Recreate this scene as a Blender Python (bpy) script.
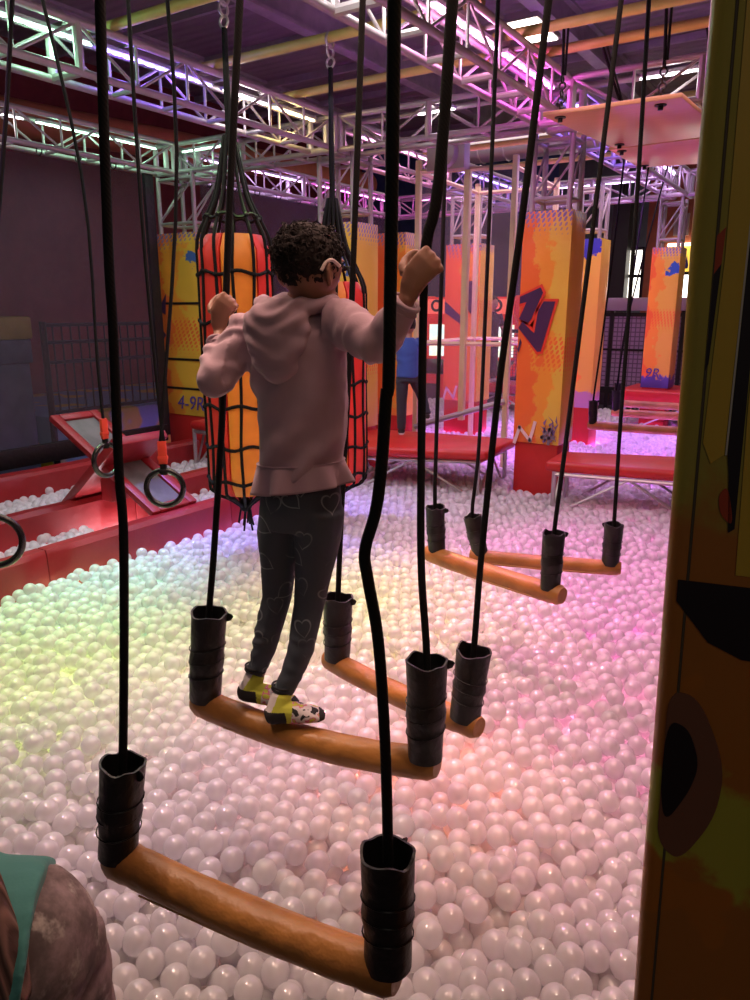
import bpy, bmesh, math, random
import numpy as np
from mathutils import Vector, Matrix, noise, kdtree

random.seed(7)
rng = np.random.default_rng(11)
scene = bpy.context.scene
COL = scene.collection
for o in list(bpy.data.objects):
    bpy.data.objects.remove(o)

# ------------------------------------------------------------------ camera
cam_data = bpy.data.cameras.new('camera')
cam_data.sensor_fit = 'VERTICAL'
cam_data.sensor_height = 24.0
cam_data.lens = 24.0 * 740.0 / 1000.0
cam_data.clip_start = 0.05
cam_data.clip_end = 100
cam = bpy.data.objects.new('camera', cam_data)
cam.location = (0, 0, 1.55)
cam.rotation_euler = (math.radians(90 - 14.4), 0, math.radians(32.85))
COL.objects.link(cam)
scene.camera = cam

# ------------------------------------------------------------------ exposure, world, large lights
scene.view_settings.view_transform = 'Standard'
scene.view_settings.look = 'None'
scene.view_settings.gamma = 1.0
scene.view_settings.use_curve_mapping = False
scene.view_settings.exposure = 0.22
world = bpy.data.worlds.new('world')
scene.world = world
world.use_nodes = True
world.node_tree.nodes['Background'].inputs[0].default_value = (0.52, 0.46, 0.50, 1)
world.node_tree.nodes['Background'].inputs[1].default_value = 0.045
scene.cycles.max_bounces = 12
scene.cycles.diffuse_bounces = 9
scene.cycles.glossy_bounces = 3
scene.cycles.transmission_bounces = 4
scene.cycles.transparent_max_bounces = 12
scene.cycles.sample_clamp_indirect = 4.0


def area(name, loc, size, energy, color, target=None, spread=180):
    d = bpy.data.lights.new(name, 'AREA')
    d.shape = 'RECTANGLE'
    d.size, d.size_y = size
    d.energy = energy
    d.color = color
    d.spread = math.radians(spread)
    o = bpy.data.objects.new(name, d)
    o.location = loc
    if target is not None:
        o.rotation_euler = (Vector(target) - Vector(loc)).to_track_quat('-Z', 'Y').to_euler()
    COL.objects.link(o)
    return o


def spot(name, loc, target, energy, color, angle=70, radius=0.12):
    d = bpy.data.lights.new(name, 'SPOT')
    d.energy = energy
    d.color = color
    d.spot_size = math.radians(angle)
    d.spot_blend = 1.0
    d.shadow_soft_size = radius
    o = bpy.data.objects.new(name, d)
    o.location = loc
    o.rotation_euler = (Vector(target) - Vector(loc)).to_track_quat('-Z', 'Y').to_euler()
    COL.objects.link(o)
    return o


def point(name, loc, energy, color, radius=0.04):
    d = bpy.data.lights.new(name, 'POINT')
    d.energy = energy
    d.color = color
    d.shadow_soft_size = radius
    o = bpy.data.objects.new(name, d)
    o.location = loc
    COL.objects.link(o)
    return o


# LED floods under the trusses, shining down on the pit
area('flood_near', (-1.1, 1.9, 2.92), (2.0, 1.8), 32, (1.0, 0.60, 0.47), None, 150)
area('flood_middle', (-3.2, 2.9, 2.92), (1.7, 2.2), 17, (1.0, 0.84, 0.66), None, 150)
area('flood_right', (-1.0, 4.4, 2.92), (1.6, 2.0), 20, (1.0, 0.58, 0.72), None, 150)
area('flood_back', (-3.2, 5.0, 2.92), (1.6, 1.4), 17, (0.90, 0.78, 1.0), None, 150)
area('flood_left', (-5.4, 3.4, 2.92), (1.4, 3.4), 20, (0.92, 0.92, 1.0), None, 150)
area('flood_far', (-3.4, 8.6, 2.92), (3.0, 3.0), 45, (1.0, 0.66, 0.85), None, 160)
area('flood_hall', (-4.0, 13.0, 4.6), (6.0, 2.0), 90, (1.0, 0.84, 0.78))
area('fill_behind_camera', (1.4, -1.8, 3.2), (1.2, 0.6), 6, (1.0, 0.86, 0.72), (-0.5, 1.5, 1.0))  # added dim fill behind the camera, lifts the near post and child's back


# LED panels on the pit floor, glowing up through the translucent balls
def pit_led(x, y, sx_, sy_, e, col):
    area('pit_led', (x, y, -0.33), (sx_, sy_), e, col, (x, y + 0.0001, 5))


pit_led(-1.10, 2.12, 0.35, 0.35, 26, (1.0, 0.25, 0.12))
pit_led(-0.7, 2.9, 1.0, 0.9, 28, (1.0, 0.25, 0.50))
pit_led(-2.0, 2.1, 0.9, 0.9, 26, (1.0, 0.45, 0.50))
pit_led(-2.9, 1.7, 0.9, 0.9, 50, (0.70, 0.92, 0.20))
pit_led(-3.4, 2.7, 0.9, 0.9, 50, (0.35, 0.98, 0.50))
pit_led(-2.1, 3.3, 1.0, 1.0, 60, (1.0, 0.82, 0.25))
pit_led(-3.4, 3.9, 0.9, 1.1, 60, (0.35, 0.30, 1.0))
pit_led(-1.0, 4.1, 1.0, 1.2, 60, (1.0, 0.12, 0.60))
pit_led(-2.3, 4.7, 1.2, 1.2, 50, (1.0, 0.50, 0.84))
pit_led(-3.5, 5.2, 0.8, 0.8, 50, (0.52, 0.30, 1.0))
pit_led(-1.3, 5.6, 1.2, 1.0, 40, (1.0, 0.20, 0.60))
pit_led(-3.4, 7.6, 1.8, 1.6, 170, (0.55, 0.10, 1.0))
pit_led(-1.5, 7.8, 1.4, 1.8, 170, (0.60, 0.12, 1.0))
pit_led(-3.4, 9.6, 1.8, 1.6, 170, (0.50, 0.12, 1.0))
pit_led(-1.6, 9.7, 1.4, 1.6, 170, (0.50, 0.16, 1.0))
pit_led(-5.2, 7.8, 1.4, 2.0, 150, (0.60, 0.14, 1.0))
pit_led(-5.45, 3.0, 0.6, 3.0, 45, (0.85, 0.88, 1.0))
pit_led(-4.4, 3.0, 0.5, 3.0, 40, (0.88, 0.92, 1.0))
# coloured spots under the trusses
spot('spot_green', (-4.2, 2.0, 2.9), (-3.1, 1.65, 0), 348, (0.62, 1.0, 0.22), 42)
spot('spot_mint', (-4.2, 2.4, 2.9), (-3.7, 2.4, 0), 217, (0.25, 1.0, 0.55), 36)
spot('spot_green', (-3.3, 3.6, 2.9), (-2.55, 2.75, 0), 217, (0.55, 1.0, 0.30), 34)
spot('spot_yellow', (-3.2, 4.6, 2.9), (-2.05, 3.2, 0), 420, (1.0, 0.78, 0.20), 38)
spot('spot_blue', (-4.2, 3.2, 2.9), (-3.8, 3.0, 0), 188, (0.40, 0.75, 1.0), 38)
spot('spot_violet', (-4.2, 4.3, 2.9), (-3.5, 4.1, 0), 478, (0.30, 0.18, 1.0), 50)
spot('spot_magenta', (-2.2, 4.6, 2.9), (-1.3, 4.2, 0), 348, (1.0, 0.10, 0.62), 50)
spot('spot_pink', (-2.2, 3.0, 2.9), (-0.95, 2.7, 0), 275, (1.0, 0.25, 0.55), 48)
spot('spot_lilac', (-2.9, 1.6, 2.9), (-2.0, 1.7, 0), 90, (0.90, 0.45, 0.95), 40)
spot('spot_salmon', (-0.2, 2.4, 2.9), (-0.95, 1.90, 0), 116, (1.0, 0.32, 0.15), 26)
spot('spot_violet', (-2.2, 8.0, 2.9), (-2.2, 8.2, 0), 90, (0.55, 0.12, 1.0), 120)
spot('spot_violet', (-4.3, 8.0, 2.9), (-4.6, 8.2, 0), 78, (0.60, 0.12, 1.0), 110)
spot('spot_violet', (-1.2, 9.6, 2.9), (-1.4, 9.6, 0), 60, (0.50, 0.16, 1.0), 110)
spot('spot_cream', (-2.2, 1.3, 2.9), (-1.2, 1.35, 0), 90, (1.0, 0.68, 0.52), 46, 0.07)
spot('spot_cream', (-0.1, 1.2, 2.9), (-0.5, 1.5, 0), 60, (1.0, 0.74, 0.60), 44, 0.07)

# ------------------------------------------------------------------ materials
class NT:
    def __init__(self, name):
        self.m = bpy.data.materials.new(name)
        self.m.use_nodes = True
        self.t = self.m.node_tree
        self.b = self.t.nodes['Principled BSDF']

    def n(self, kind, **ins):
        nd = self.t.nodes.new(kind)
        for k, v in ins.items():
            self.set(nd, k, v)
        return nd

    def set(self, nd, k, v):
        s = nd.inputs[int(k[1:])] if k[0] == 'i' and k[1:].isdigit() else nd.inputs[k.replace('_', ' ')]
        if isinstance(v, bpy.types.NodeSocket):
            self.t.links.new(v, s)
        else:
            s.default_value = v

    def math(self, op, a, b=0.0, clamp=False):
        nd = self.t.nodes.new('ShaderNodeMath')
        nd.operation = op
        nd.use_clamp = clamp
        self.set(nd, 'i0', a)
        self.set(nd, 'i1', b)
        return nd.outputs[0]

    def step(self, x, a, b):
        nd = self.t.nodes.new('ShaderNodeMapRange')
        nd.interpolation_type = 'SMOOTHSTEP'
        self.set(nd, 'Value', x)
        self.set(nd, 'From_Min', a)
        self.set(nd, 'From_Max', b)
        return nd.outputs[0]

    def mix(self, fac, a, b):
        nd = self.t.nodes.new('ShaderNodeMix')
        nd.data_type = 'RGBA'
        self.set(nd, 'i0', fac)
        self.set(nd, 'i6', a)
        self.set(nd, 'i7', b)
        return nd.outputs[2]

    def noise(self, scale, detail=3.0, vec=None, rough=0.5):
        nd = self.t.nodes.new('ShaderNodeTexNoise')
        nd.inputs['Scale'].default_value = scale
        nd.inputs['Detail'].default_value = detail
        nd.inputs['Roughness'].default_value = rough
        if vec is not None:
            self.t.links.new(vec, nd.inputs['Vector'])
        return nd.outputs['Fac']

    def coord(self, which='Object'):
        return self.t.nodes.new('ShaderNodeTexCoord').outputs[which]

    def bump(self, h, strength=0.3, dist=0.01):
        nd = self.t.nodes.new('ShaderNodeBump')
        nd.inputs['Strength'].default_value = strength
        nd.inputs['Distance'].default_value = dist
        self.t.links.new(h, nd.inputs['Height'])
        self.t.links.new(nd.outputs[0], self.b.inputs['Normal'])

    def base(self, col):
        self.set(self.b, 'Base_Color', col)


def c4(c):
    return (c[0], c[1], c[2], 1.0)


MATS = {}


def mat(name, col, rough=0.5, metal=0.0, var=0.0, vs=6.0, bump=0.0, bs=40.0, emit=None, es=0.0, coat=0.0, bdist=0.01):
    if name in MATS:
        return MATS[name]
    g = NT(name)
    g.b.inputs['Roughness'].default_value = rough
    g.b.inputs['Metallic'].default_value = metal
    g.b.inputs['Coat Weight'].default_value = coat
    oc = g.coord()
    if var > 0:
        f = g.noise(vs, 4, oc)
        f = g.step(f, 0.3, 0.7)
        g.base(g.mix(f, c4([x * (1 - var) for x in col]), c4([min(1, x * (1 + var)) for x in col])))
    else:
        g.base(c4(col))
    if bump > 0:
        g.bump(g.noise(bs, 4, oc), bump, bdist)
    if emit:
        g.b.inputs['Emission Color'].default_value = c4(emit)
        g.b.inputs['Emission Strength'].default_value = es
    MATS[name] = g.m
    return g.m


def rope_mat():
    g = NT('black_rope')
    g.b.inputs['Roughness'].default_value = 0.75
    g.base((0.006, 0.006, 0.007, 1))
    g.b.inputs['Specular IOR Level'].default_value = 0.25
    w = g.n('ShaderNodeTexWave', Scale=60.0, Distortion=1.0)
    w.bands_direction = 'DIAGONAL'
    g.t.links.new(g.coord(), w.inputs['Vector'])
    g.bump(w.outputs['Fac'], 0.25, 0.002)
    return g.m


ROPE = rope_mat()
BLACKV = mat('black_vinyl', (0.008, 0.008, 0.009), 0.45, bump=0.35, bs=22, bdist=0.02)
BLACKM = mat('black_metal', (0.015, 0.015, 0.016), 0.35, 0.5)
TRUSS = mat('truss_aluminium', (0.42, 0.38, 0.37), 0.45, 0.35, var=0.08, vs=3)
STEEL = mat('zinc_steel', (0.55, 0.53, 0.52), 0.35, 0.9)
YPIPE = mat('yellow_pipe_paint', (0.62, 0.50, 0.15), 0.4, var=0.08)
REDV = mat('red_vinyl', (0.30, 0.014, 0.016), 0.38, var=0.1, vs=3, bump=0.3, bs=9, bdist=0.02)
REDB = mat('bright_red_vinyl', (0.52, 0.022, 0.018), 0.4, var=0.06, bump=0.2, bs=8, bdist=0.02)
TAN = mat('tan_vinyl_wrap', (0.40, 0.175, 0.042), 0.42, var=0.22, vs=7, bump=0.5, bs=11, bdist=0.025)
CREAM = mat('cream_frame_paint', (0.76, 0.64, 0.36), 0.4, var=0.05)
WOOD = mat('varnished_plywood', (0.66, 0.34, 0.16), 0.35, var=0.1, vs=2)


def wood_mat():
    g = NT('plywood_board')
    g.b.inputs['Roughness'].default_value = 0.32
    oc = g.coord()
    mp = g.n('ShaderNodeMapping')
    g.t.links.new(oc, mp.inputs[0])
    mp.inputs['Scale'].default_value = (1.2, 14, 1)
    f = g.noise(2.5, 5, mp.outputs[0], 0.6)
    g.base(g.mix(f, (0.62, 0.30, 0.12, 1), (0.80, 0.45, 0.22, 1)))
    return g.m


PLY = wood_mat()


def ball_mat():
    g = NT('translucent_ball_plastic')
    t = g.t
    oi = t.nodes.new('ShaderNodeObjectInfo')
    tint = g.mix(oi.outputs['Random'], (0.93, 0.91, 0.91, 1), (0.84, 0.83, 0.84, 1))
    df = g.n('ShaderNodeBsdfDiffuse', Color=tint)
    tr = g.n('ShaderNodeBsdfTranslucent', Color=(0.97, 0.95, 0.95, 1))
    tp = g.n('ShaderNodeBsdfTransparent', Color=(1, 1, 1, 1))
    gl = g.n('ShaderNodeBsdfAnisotropic', Color=(1, 1, 1, 1), Roughness=0.20)

    def mx(f, a, b_):
        m = g.n('ShaderNodeMixShader')
        g.set(m, 'i0', f)
        t.links.new(a, m.inputs[1])
        t.links.new(b_, m.inputs[2])
        return m.outputs[0]

    lw = g.n('ShaderNodeLayerWeight', Blend=0.25)
    s = mx(0.55, df.outputs[0], tr.outputs[0])
    s = mx(0.14, s, tp.outputs[0])
    s = mx(g.math('ADD', g.math('MULTIPLY', lw.outputs['Fresnel'], 0.35), 0.07), s, gl.outputs[0])
    t.links.new(s, t.nodes['Material Output'].inputs['Surface'])
    t.nodes.remove(g.b)
    return g.m


BALL = ball_mat()


def clear_mat(name, col, alpha, rough=0.08):
    g = NT(name)
    g.base(c4(col))
    g.b.inputs['Roughness'].default_value = rough
    g.b.inputs['Alpha'].default_value = alpha
    return g.m


PLEXI = clear_mat('clear_acrylic', (0.60, 0.52, 0.54), 0.06)


def screen_mat():
    g = NT('dark_mesh_screen')
    oc = g.coord()
    f = g.noise(1.3, 4, oc)
    g.base(g.mix(f, (0.045, 0.038, 0.042, 1), (0.13, 0.105, 0.12, 1)))
    g.b.inputs['Roughness'].default_value = 0.7
    g.b.inputs['Alpha'].default_value = 0.42
    g.bump(g.noise(3.0, 3, oc), 0.4, 0.05)
    return g.m


SCREEN = screen_mat()


def graffiti(name, tilt=0.25, edge=0.45, orange=0.5, splat=None, splat_col=(0.05, 0.10, 0.45), dots=(0.25, 0.55),
             top_dots=True, yellow=(0.80, 0.52, 0.06), org=(0.86, 0.17, 0.03), foot=None, foot_col=(0.10, 0.07, 0.35), seed=0.0):
    g = NT(name)
    g.b.inputs['Roughness'].default_value = 0.34
    uv = g.coord('UV')
    sp = g.n('ShaderNodeSeparateXYZ')
    g.t.links.new(uv, sp.inputs[0])
    u, v = sp.outputs[0], sp.outputs[1]
    mp = g.n('ShaderNodeMapping')
    g.t.links.new(uv, mp.inputs[0])
    mp.inputs['Location'].default_value = (seed, seed * 1.7, seed)
    mp.inputs['Scale'].default_value = (1.0, 4.6, 1.0)
    n1 = g.math('SUBTRACT', g.noise(3.2, 6, mp.outputs[0], 0.65), 0.5)
    n2 = g.math('SUBTRACT', g.noise(1.3, 2, mp.outputs[0]), 0.5)
    # broad yellow / orange brush field
    f = g.math('ADD', g.math('ADD', u, g.math('MULTIPLY', v, tilt)), g.math('ADD', g.math('MULTIPLY', n1, 0.55), g.math('MULTIPLY', n2, 1.1)))
    fo = g.step(f, edge + 0.05, edge - 0.05)
    col = g.mix(fo, c4(yellow), c4(org))
    mid = g.step(g.math('ADD', f, g.math('MULTIPLY', n1, 0.4)), edge + 0.40, edge + 0.30)
    col = g.mix(g.math('MULTIPLY', mid, g.math('SUBTRACT', 1.0, fo)), col, (0.88, 0.34, 0.035, 1))
    # halftone dots
    def dotgrid(nu, nv, r):
        a = g.math('ABSOLUTE', g.math('SUBTRACT', g.math('FRACT', g.math('MULTIPLY', g.math('ADD', u, v), nu)), 0.5))
        b = g.math('ABSOLUTE', g.math('SUBTRACT', g.math('FRACT', g.math('MULTIPLY', g.math('SUBTRACT', g.math('MULTIPLY', v, nv / nu), u), nu)), 0.5))
        d = g.math('SQRT', g.math('ADD', g.math('MULTIPLY', a, a), g.math('MULTIPLY', b, b)))
        return g.step(d, r, g.math('MULTIPLY', r, 0.85)) if not isinstance(r, float) else g.step(d, r, r * 0.85)
    if dots:
        band = g.math('MULTIPLY', g.step(v, dots[0], dots[0] + 0.12), g.step(v, dots[1], dots[1] - 0.06))
        r = g.math('MULTIPLY', band, 0.40)
        col = g.mix(g.math('MULTIPLY', dotgrid(9.0, 42.0, r), band), col, c4(org))
    if top_dots:
        band = g.step(g.math('ADD', v, g.math('MULTIPLY', n2, 0.15)), 0.88, 0.98)
        r = g.math('MULTIPLY', band, 0.45)
        col = g.mix(g.math('MULTIPLY', dotgrid(9.0, 42.0, r), band), col, (0.22, 0.16, 0.35, 1))
    if splat:
        cu, cv, rad = splat
        du = g.math('SUBTRACT', u, cu)
        dv = g.math('MULTIPLY', g.math('SUBTRACT', v, cv), 4.6)
        d = g.math('SQRT', g.math('ADD', g.math('MULTIPLY', du, du), g.math('MULTIPLY', dv, dv)))
        d = g.math('ADD', d, g.math('MULTIPLY', n1, 0.9))
        col = g.mix(g.step(d, rad + 0.03, rad), col, c4(splat_col))
    if foot:
        d = g.math('ADD', v, g.math('MULTIPLY', n1, 0.16))
        col = g.mix(g.step(d, foot + 0.012, foot - 0.004), col, c4(foot_col))
    g.base(col)
    g.bump(g.noise(5.0, 3, g.coord()), 0.35, 0.03)
    return g.m


# ------------------------------------------------------------------ mesh helpers
ORG = {}


class MB:
    def __init__(self):
        self.v, self.f, self.mi, self.uv = [], [], [], {}

    def add(self, vs, fs, m=0):
        o = len(self.v)
        self.v += [tuple(p) for p in vs]
        for q in fs:
            self.f.append(tuple(i + o for i in q))
            self.mi.append(m)
        return self

    def box(self, c, s, R=None, m=0):
        x, y, z = s[0] / 2, s[1] / 2, s[2] / 2
        vs = [Vector(p) for p in ((-x, -y, -z), (x, -y, -z), (x, y, -z), (-x, y, -z), (-x, -y, z), (x, -y, z), (x, y, z), (-x, y, z))]
        if R is not None:
            vs = [R @ p for p in vs]
        vs = [p + Vector(c) for p in vs]
        return self.add(vs, [(0, 3, 2, 1), (4, 5, 6, 7), (0, 1, 5, 4), (1, 2, 6, 5), (2, 3, 7, 6), (3, 0, 4, 7)], m)

    def bb(self, lo, hi, m=0):
        return self.box([(a + b) / 2 for a, b in zip(lo, hi)], [abs(b - a) for a, b in zip(lo, hi)], m=m)

    def rings(self, rs, closed=False, caps=True, m=0):
        n = len(rs[0])
        vs = [p for r in rs for p in r]
        fs = []
        k = len(rs)
        for i in range(k if closed else k - 1):
            a, b = i * n, ((i + 1) % k) * n
            for j in range(n):
                j2 = (j + 1) % n
                fs.append((a + j, a + j2, b + j2, b + j))
        if caps and not closed:
            fs.append(tuple(reversed(range(n))))
            fs.append(tuple(range((k - 1) * n, k * n)))
        return self.add(vs, fs, m)

    def tube(self, pts, r, seg=8, caps=True, ref=None, flat=None, m=0):
        """r: radius, list of radii, or list of (ra, rb); ra runs along ref."""
        P = [Vector(p) for p in pts]
        n = len(P)
        R = list(r) if isinstance(r, (list, tuple)) and not isinstance(r, float) else [r] * n
        rs = []
        prev = None
        for i in range(n):
            t = (P[min(i + 1, n - 1)] - P[max(i - 1, 0)])
            if t.length < 1e-9:
                t = Vector((0, 0, 1))
            t.normalize()
            if ref is not None:
                a = Vector(ref)
            elif prev is not None:
                a = prev
            else:
                a = Vector((1, 0, 0)) if abs(t.x) < 0.8 else Vector((0, 1, 0))
            a = a - t * a.dot(t)
            a.normalize()
            prev = a
            b = t.cross(a)
            ra, rb = R[i] if isinstance(R[i], (tuple, list)) else (R[i], R[i])
            rs.append([P[i] + a * (ra * math.cos(2 * math.pi * j / seg)) + b * (rb * math.sin(2 * math.pi * j / seg)) for j in range(seg)])
        return self.rings(rs, caps=caps, m=m)

    def ell(self, c, r, R=None, seg=16, rows=10, m=0):
        c = Vector(c)
        vs = []
        fs = []
        for i in range(1, rows):
            th = math.pi * i / rows
            for j in range(seg):
                ph = 2 * math.pi * j / seg
                p = Vector((r[0] * math.sin(th) * math.cos(ph), r[1] * math.sin(th) * math.sin(ph), r[2] * math.cos(th)))
                vs.append((R @ p if R is not None else p) + c)
        top = Vector((0, 0, r[2]))
        vs.append((R @ top if R is not None else top) + c)
        vs.append((R @ -top if R is not None else -top) + c)
        nt, nb = len(vs) - 2, len(vs) - 1
        for i in range(rows - 2):
            for j in range(seg):
                j2 = (j + 1) % seg
                fs.append((i * seg + j, (i + 1) * seg + j, (i + 1) * seg + j2, i * seg + j2))
        for j in range(seg):
            j2 = (j + 1) % seg
            fs.append((nt, j, j2))
            fs.append((nb, (rows - 2) * seg + j2, (rows - 2) * seg + j))
        return self.add(vs, fs, m)

    def torus(self, c, Rr, r, ax, seg=40, sub=10, m=0):
        ax = Vector(ax).normalized()
        a = ax.orthogonal().normalized()
        b = ax.cross(a)
        c = Vector(c)
        rs = []
        for i in range(seg):
            t = 2 * math.pi * i / seg
            d = a * math.cos(t) + b * math.sin(t)
            rs.append([c + d * (Rr + r * math.cos(2 * math.pi * j / sub)) + ax * (r * math.sin(2 * math.pi * j / sub)) for j in range(sub)])
        return self.rings(rs, closed=True, m=m)

    def prism(self, poly, o, ex, ey, th, m=0):
        """2D polygon in the frame (o, ex, ey), thickened by the vector th."""
        o, ex, ey, th = Vector(o), Vector(ex), Vector(ey), Vector(th)
        n = len(poly)
        a = [o + ex * p[0] + ey * p[1] for p in poly]
        vs = a + [p + th for p in a]
        fs = [tuple(range(n)), tuple(reversed(range(n, 2 * n)))]
        fs += [(i, i + n, (i + 1) % n + n, (i + 1) % n) for i in range(n)]
        return self.add(vs, fs, m)

    def mesh(self, name, off=(0, 0, 0)):
        me = bpy.data.meshes.new(name)
        o = Vector(off)
        me.from_pydata([Vector(p) - o for p in self.v], [], self.f)
        if any(self.mi):
            me.polygons.foreach_set('material_index', self.mi)
        return me

    def build(self, name, mats, parent=None, org=None, smooth=True, bevel=0.0, bseg=2, angle=40, fix=True):
        if org is None:
            org = ORG[parent] if parent is not None else (0, 0, 0)
        me = self.mesh(name, org)
        if bevel > 0 or fix:
            bm = bmesh.new()
            bm.from_mesh(me)
            if fix:
                bmesh.ops.recalc_face_normals(bm, faces=bm.faces)
            if bevel > 0:
                es = [e for e in bm.edges if len(e.link_faces) == 2 and e.calc_face_angle() > math.radians(35)]
                bmesh.ops.bevel(bm, geom=es, offset=bevel, segments=bseg, profile=0.5, affect='EDGES', clamp_overlap=True)
            bm.to_mesh(me)
            bm.free()
        return link(name, me, mats, parent, org, smooth, angle)


def link(name, me, mats, parent=None, org=(0, 0, 0), smooth=True, angle=40):
    for m in (mats if isinstance(mats, (list, tuple)) else [mats]):
        me.materials.append(m)
    if smooth:
        me.shade_smooth()
        me.set_sharp_from_angle(angle=math.radians(angle))
    ob = bpy.data.objects.new(name, me)
    COL.objects.link(ob)
    ORG[ob] = Vector(org)
    if parent is not None:
        ob.parent = parent
    else:
        ob.location = org
    return ob


def tag(o, label, cat, group=None):
    o['label'] = label
    o['category'] = cat
    if group:
        o['group'] = group
    return o


def thing(name, label, cat, loc, group=None):
    o = bpy.data.objects.new(name, None)
    o.empty_display_size = 0.1
    o.location = loc
    COL.objects.link(o)
    ORG[o] = Vector(loc)
    return tag(o, label, cat, group)


def struct(o):
    o['kind'] = 'structure'
    return o


def plab(o, label):
    o['label'] = label
    return o


def union(mb, name, mats, parent, voxel=0.006, smooth=6, disp=None, matfn=None, org=None):
    """fuse overlapping lofts into one continuous skin"""
    if org is None:
        org = ORG[parent]
    me = mb.mesh(name + '_raw', (0, 0, 0))
    bm = bmesh.new()
    bm.from_mesh(me)
    bmesh.ops.recalc_face_normals(bm, faces=bm.faces)
    bm.to_mesh(me)
    bm.free()
    ob = bpy.data.objects.new('fuse_tmp', me)
    COL.objects.link(ob)
    r = ob.modifiers.new('r', 'REMESH')
    r.mode = 'VOXEL'
    r.voxel_size = voxel
    s = ob.modifiers.new('s', 'SMOOTH')
    s.factor = 0.5
    s.iterations = smooth
    dg = bpy.context.evaluated_depsgraph_get()
    dg.update()
    out = bpy.data.meshes.new_from_object(ob.evaluated_get(dg), depsgraph=dg)
    bpy.data.objects.remove(ob)
    bpy.data.meshes.remove(me)
    out.name = name
    nv = len(out.vertices)
    co = np.empty(nv * 3)
    out.vertices.foreach_get('co', co)
    co = co.reshape(-1, 3)
    if disp:
        no = np.empty(nv * 3)
        out.vertices.foreach_get('normal', no)
        no = no.reshape(-1, 3)
        d = np.array([disp(Vector(p), Vector(q)) for p, q in zip(co, no)])
        co = co + no * d[:, None]
    if matfn:
        idx = [matfn(Vector(sum((co[i] for i in p.vertices), np.zeros(3)) / len(p.vertices))) for p in out.polygons]
    co = co - np.array(org)
    out.vertices.foreach_set('co', co.ravel())
    out.update()
    out.materials.clear()
    ob = link(name, out, mats, parent, org, True, 180)
    if matfn:
        out.polygons.foreach_set('material_index', idx)
        out.update()
    return ob


def text_part(body, name, m, parent, mtx, size, shear=0.0, extrude=0.002):
    cu = bpy.data.curves.new('lettering_tmp', 'FONT')
    cu.body = body
    cu.size = size
    cu.shear = shear
    cu.extrude = extrude
    cu.resolution_u = 3
    ob = bpy.data.objects.new('lettering_tmp', cu)
    COL.objects.link(ob)
    dg = bpy.context.evaluated_depsgraph_get()
    dg.update()
    me = bpy.data.meshes.new_from_object(ob.evaluated_get(dg), depsgraph=dg)
    bpy.data.objects.remove(ob)
    me.transform(mtx)
    me.transform(Matrix.Translation(-ORG[parent]))
    me.materials.clear()
    return link(name, me, m, parent, ORG[parent], False)


def spline(pts, n=6):
    """Catmull-Rom through points"""
    P = [Vector(p) for p in pts]
    P = [P[0] * 2 - P[1]] + P + [P[-1] * 2 - P[-2]]
    out = []
    for i in range(1, len(P) - 2):
        for k in range(n):
            t = k / n
            a, b, c, d = P[i - 1], P[i], P[i + 1], P[i + 2]
            out.append(0.5 * ((2 * b) + (c - a) * t + (2 * a - 5 * b + 4 * c - d) * t * t + (3 * b - a - 3 * c + d) * t ** 3))
    out.append(P[-2])
    return out

# ------------------------------------------------------------------ the hall
FLOORM = mat('pit_floor_vinyl', (0.55, 0.50, 0.52), 0.6, var=0.1)
HALLF = mat('hall_carpet', (0.05, 0.04, 0.06), 0.9, var=0.3, vs=2)
MAROON = mat('maroon_wall_paint', (0.20, 0.03, 0.03), 0.7, var=0.1)
NAVY = mat('navy_wall_paint', (0.045, 0.10, 0.21), 0.7, var=0.1)
TEAL = mat('grey_green_panel', (0.10, 0.14, 0.15), 0.6, var=0.1)
BROWN = mat('rust_brown_wall_paint', (0.38, 0.11, 0.055), 0.7, var=0.1)
CEIL = mat('ceiling_deck_paint', (0.16, 0.13, 0.16), 0.8, var=0.15)
BEAMM = mat('ceiling_steel_paint', (0.42, 0.38, 0.42), 0.6, var=0.1)

fl = MB()
fl.bb((-6.5, 0.2, -0.42), (0.4, 12.2, -0.36))
struct(fl.build('floor', FLOORM, org=(-3, 6, -0.4)))
fl = MB()
fl.bb((-13, -3.0, -0.56), (3.5, 18.0, -0.44))
struct(fl.build('floor', HALLF, org=(-5, 8, -0.5)))
dk = MB()
dk.prism([(-2.6, -0.40), (0.45, 1.49), (1.6, 1.49), (1.6, -2.2), (-2.6, -2.2)], (0, 0, 0.0), (1, 0, 0), (0, 1, 0), (0, 0, 0.15))
struct(dk.build('floor', mat('deck_carpet', (0.03, 0.025, 0.03), 0.9, var=0.3, vs=8), org=(0, 0, 0.0), bevel=0.02))

w = MB(); w.bb((-11.3, -3, -0.5), (-11.1, 18, 5.6)); struct(w.build('wall_left', MAROON, org=(-11.2, 8, 0)))
w = MB(); w.bb((-11.2, 16.6, -0.5), (-6.0, 16.8, 5.6)); struct(w.build('wall_back', NAVY, org=(-8.6, 16.7, 0)))
w = MB()
w.bb((-6.0, 16.6, -0.5), (-4.05, 16.8, 1.7)); w.bb((-6.0, 16.6, 2.82), (-4.05, 16.8, 5.6))
struct(w.build('wall_back', TEAL, org=(-5, 16.7, 0)))
w = MB()
w.bb((-4.05, 16.6, -0.5), (3.5, 16.8, 1.75)); w.bb((-4.05, 16.6, 2.85), (3.5, 16.8, 5.6)); w.bb((-4.05, 16.6, 1.75), (-3.6, 16.8, 2.85)); w.bb((-2.3, 16.6, 1.75), (3.5, 16.8, 2.85))
struct(w.build('wall_back', BROWN, org=(-1, 16.7, 0)))
w = MB(); w.bb((3.3, -3, -0.5), (3.5, 16.6, 5.6)); struct(w.build('wall_right', MAROON, org=(3.4, 8, 0)))

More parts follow.
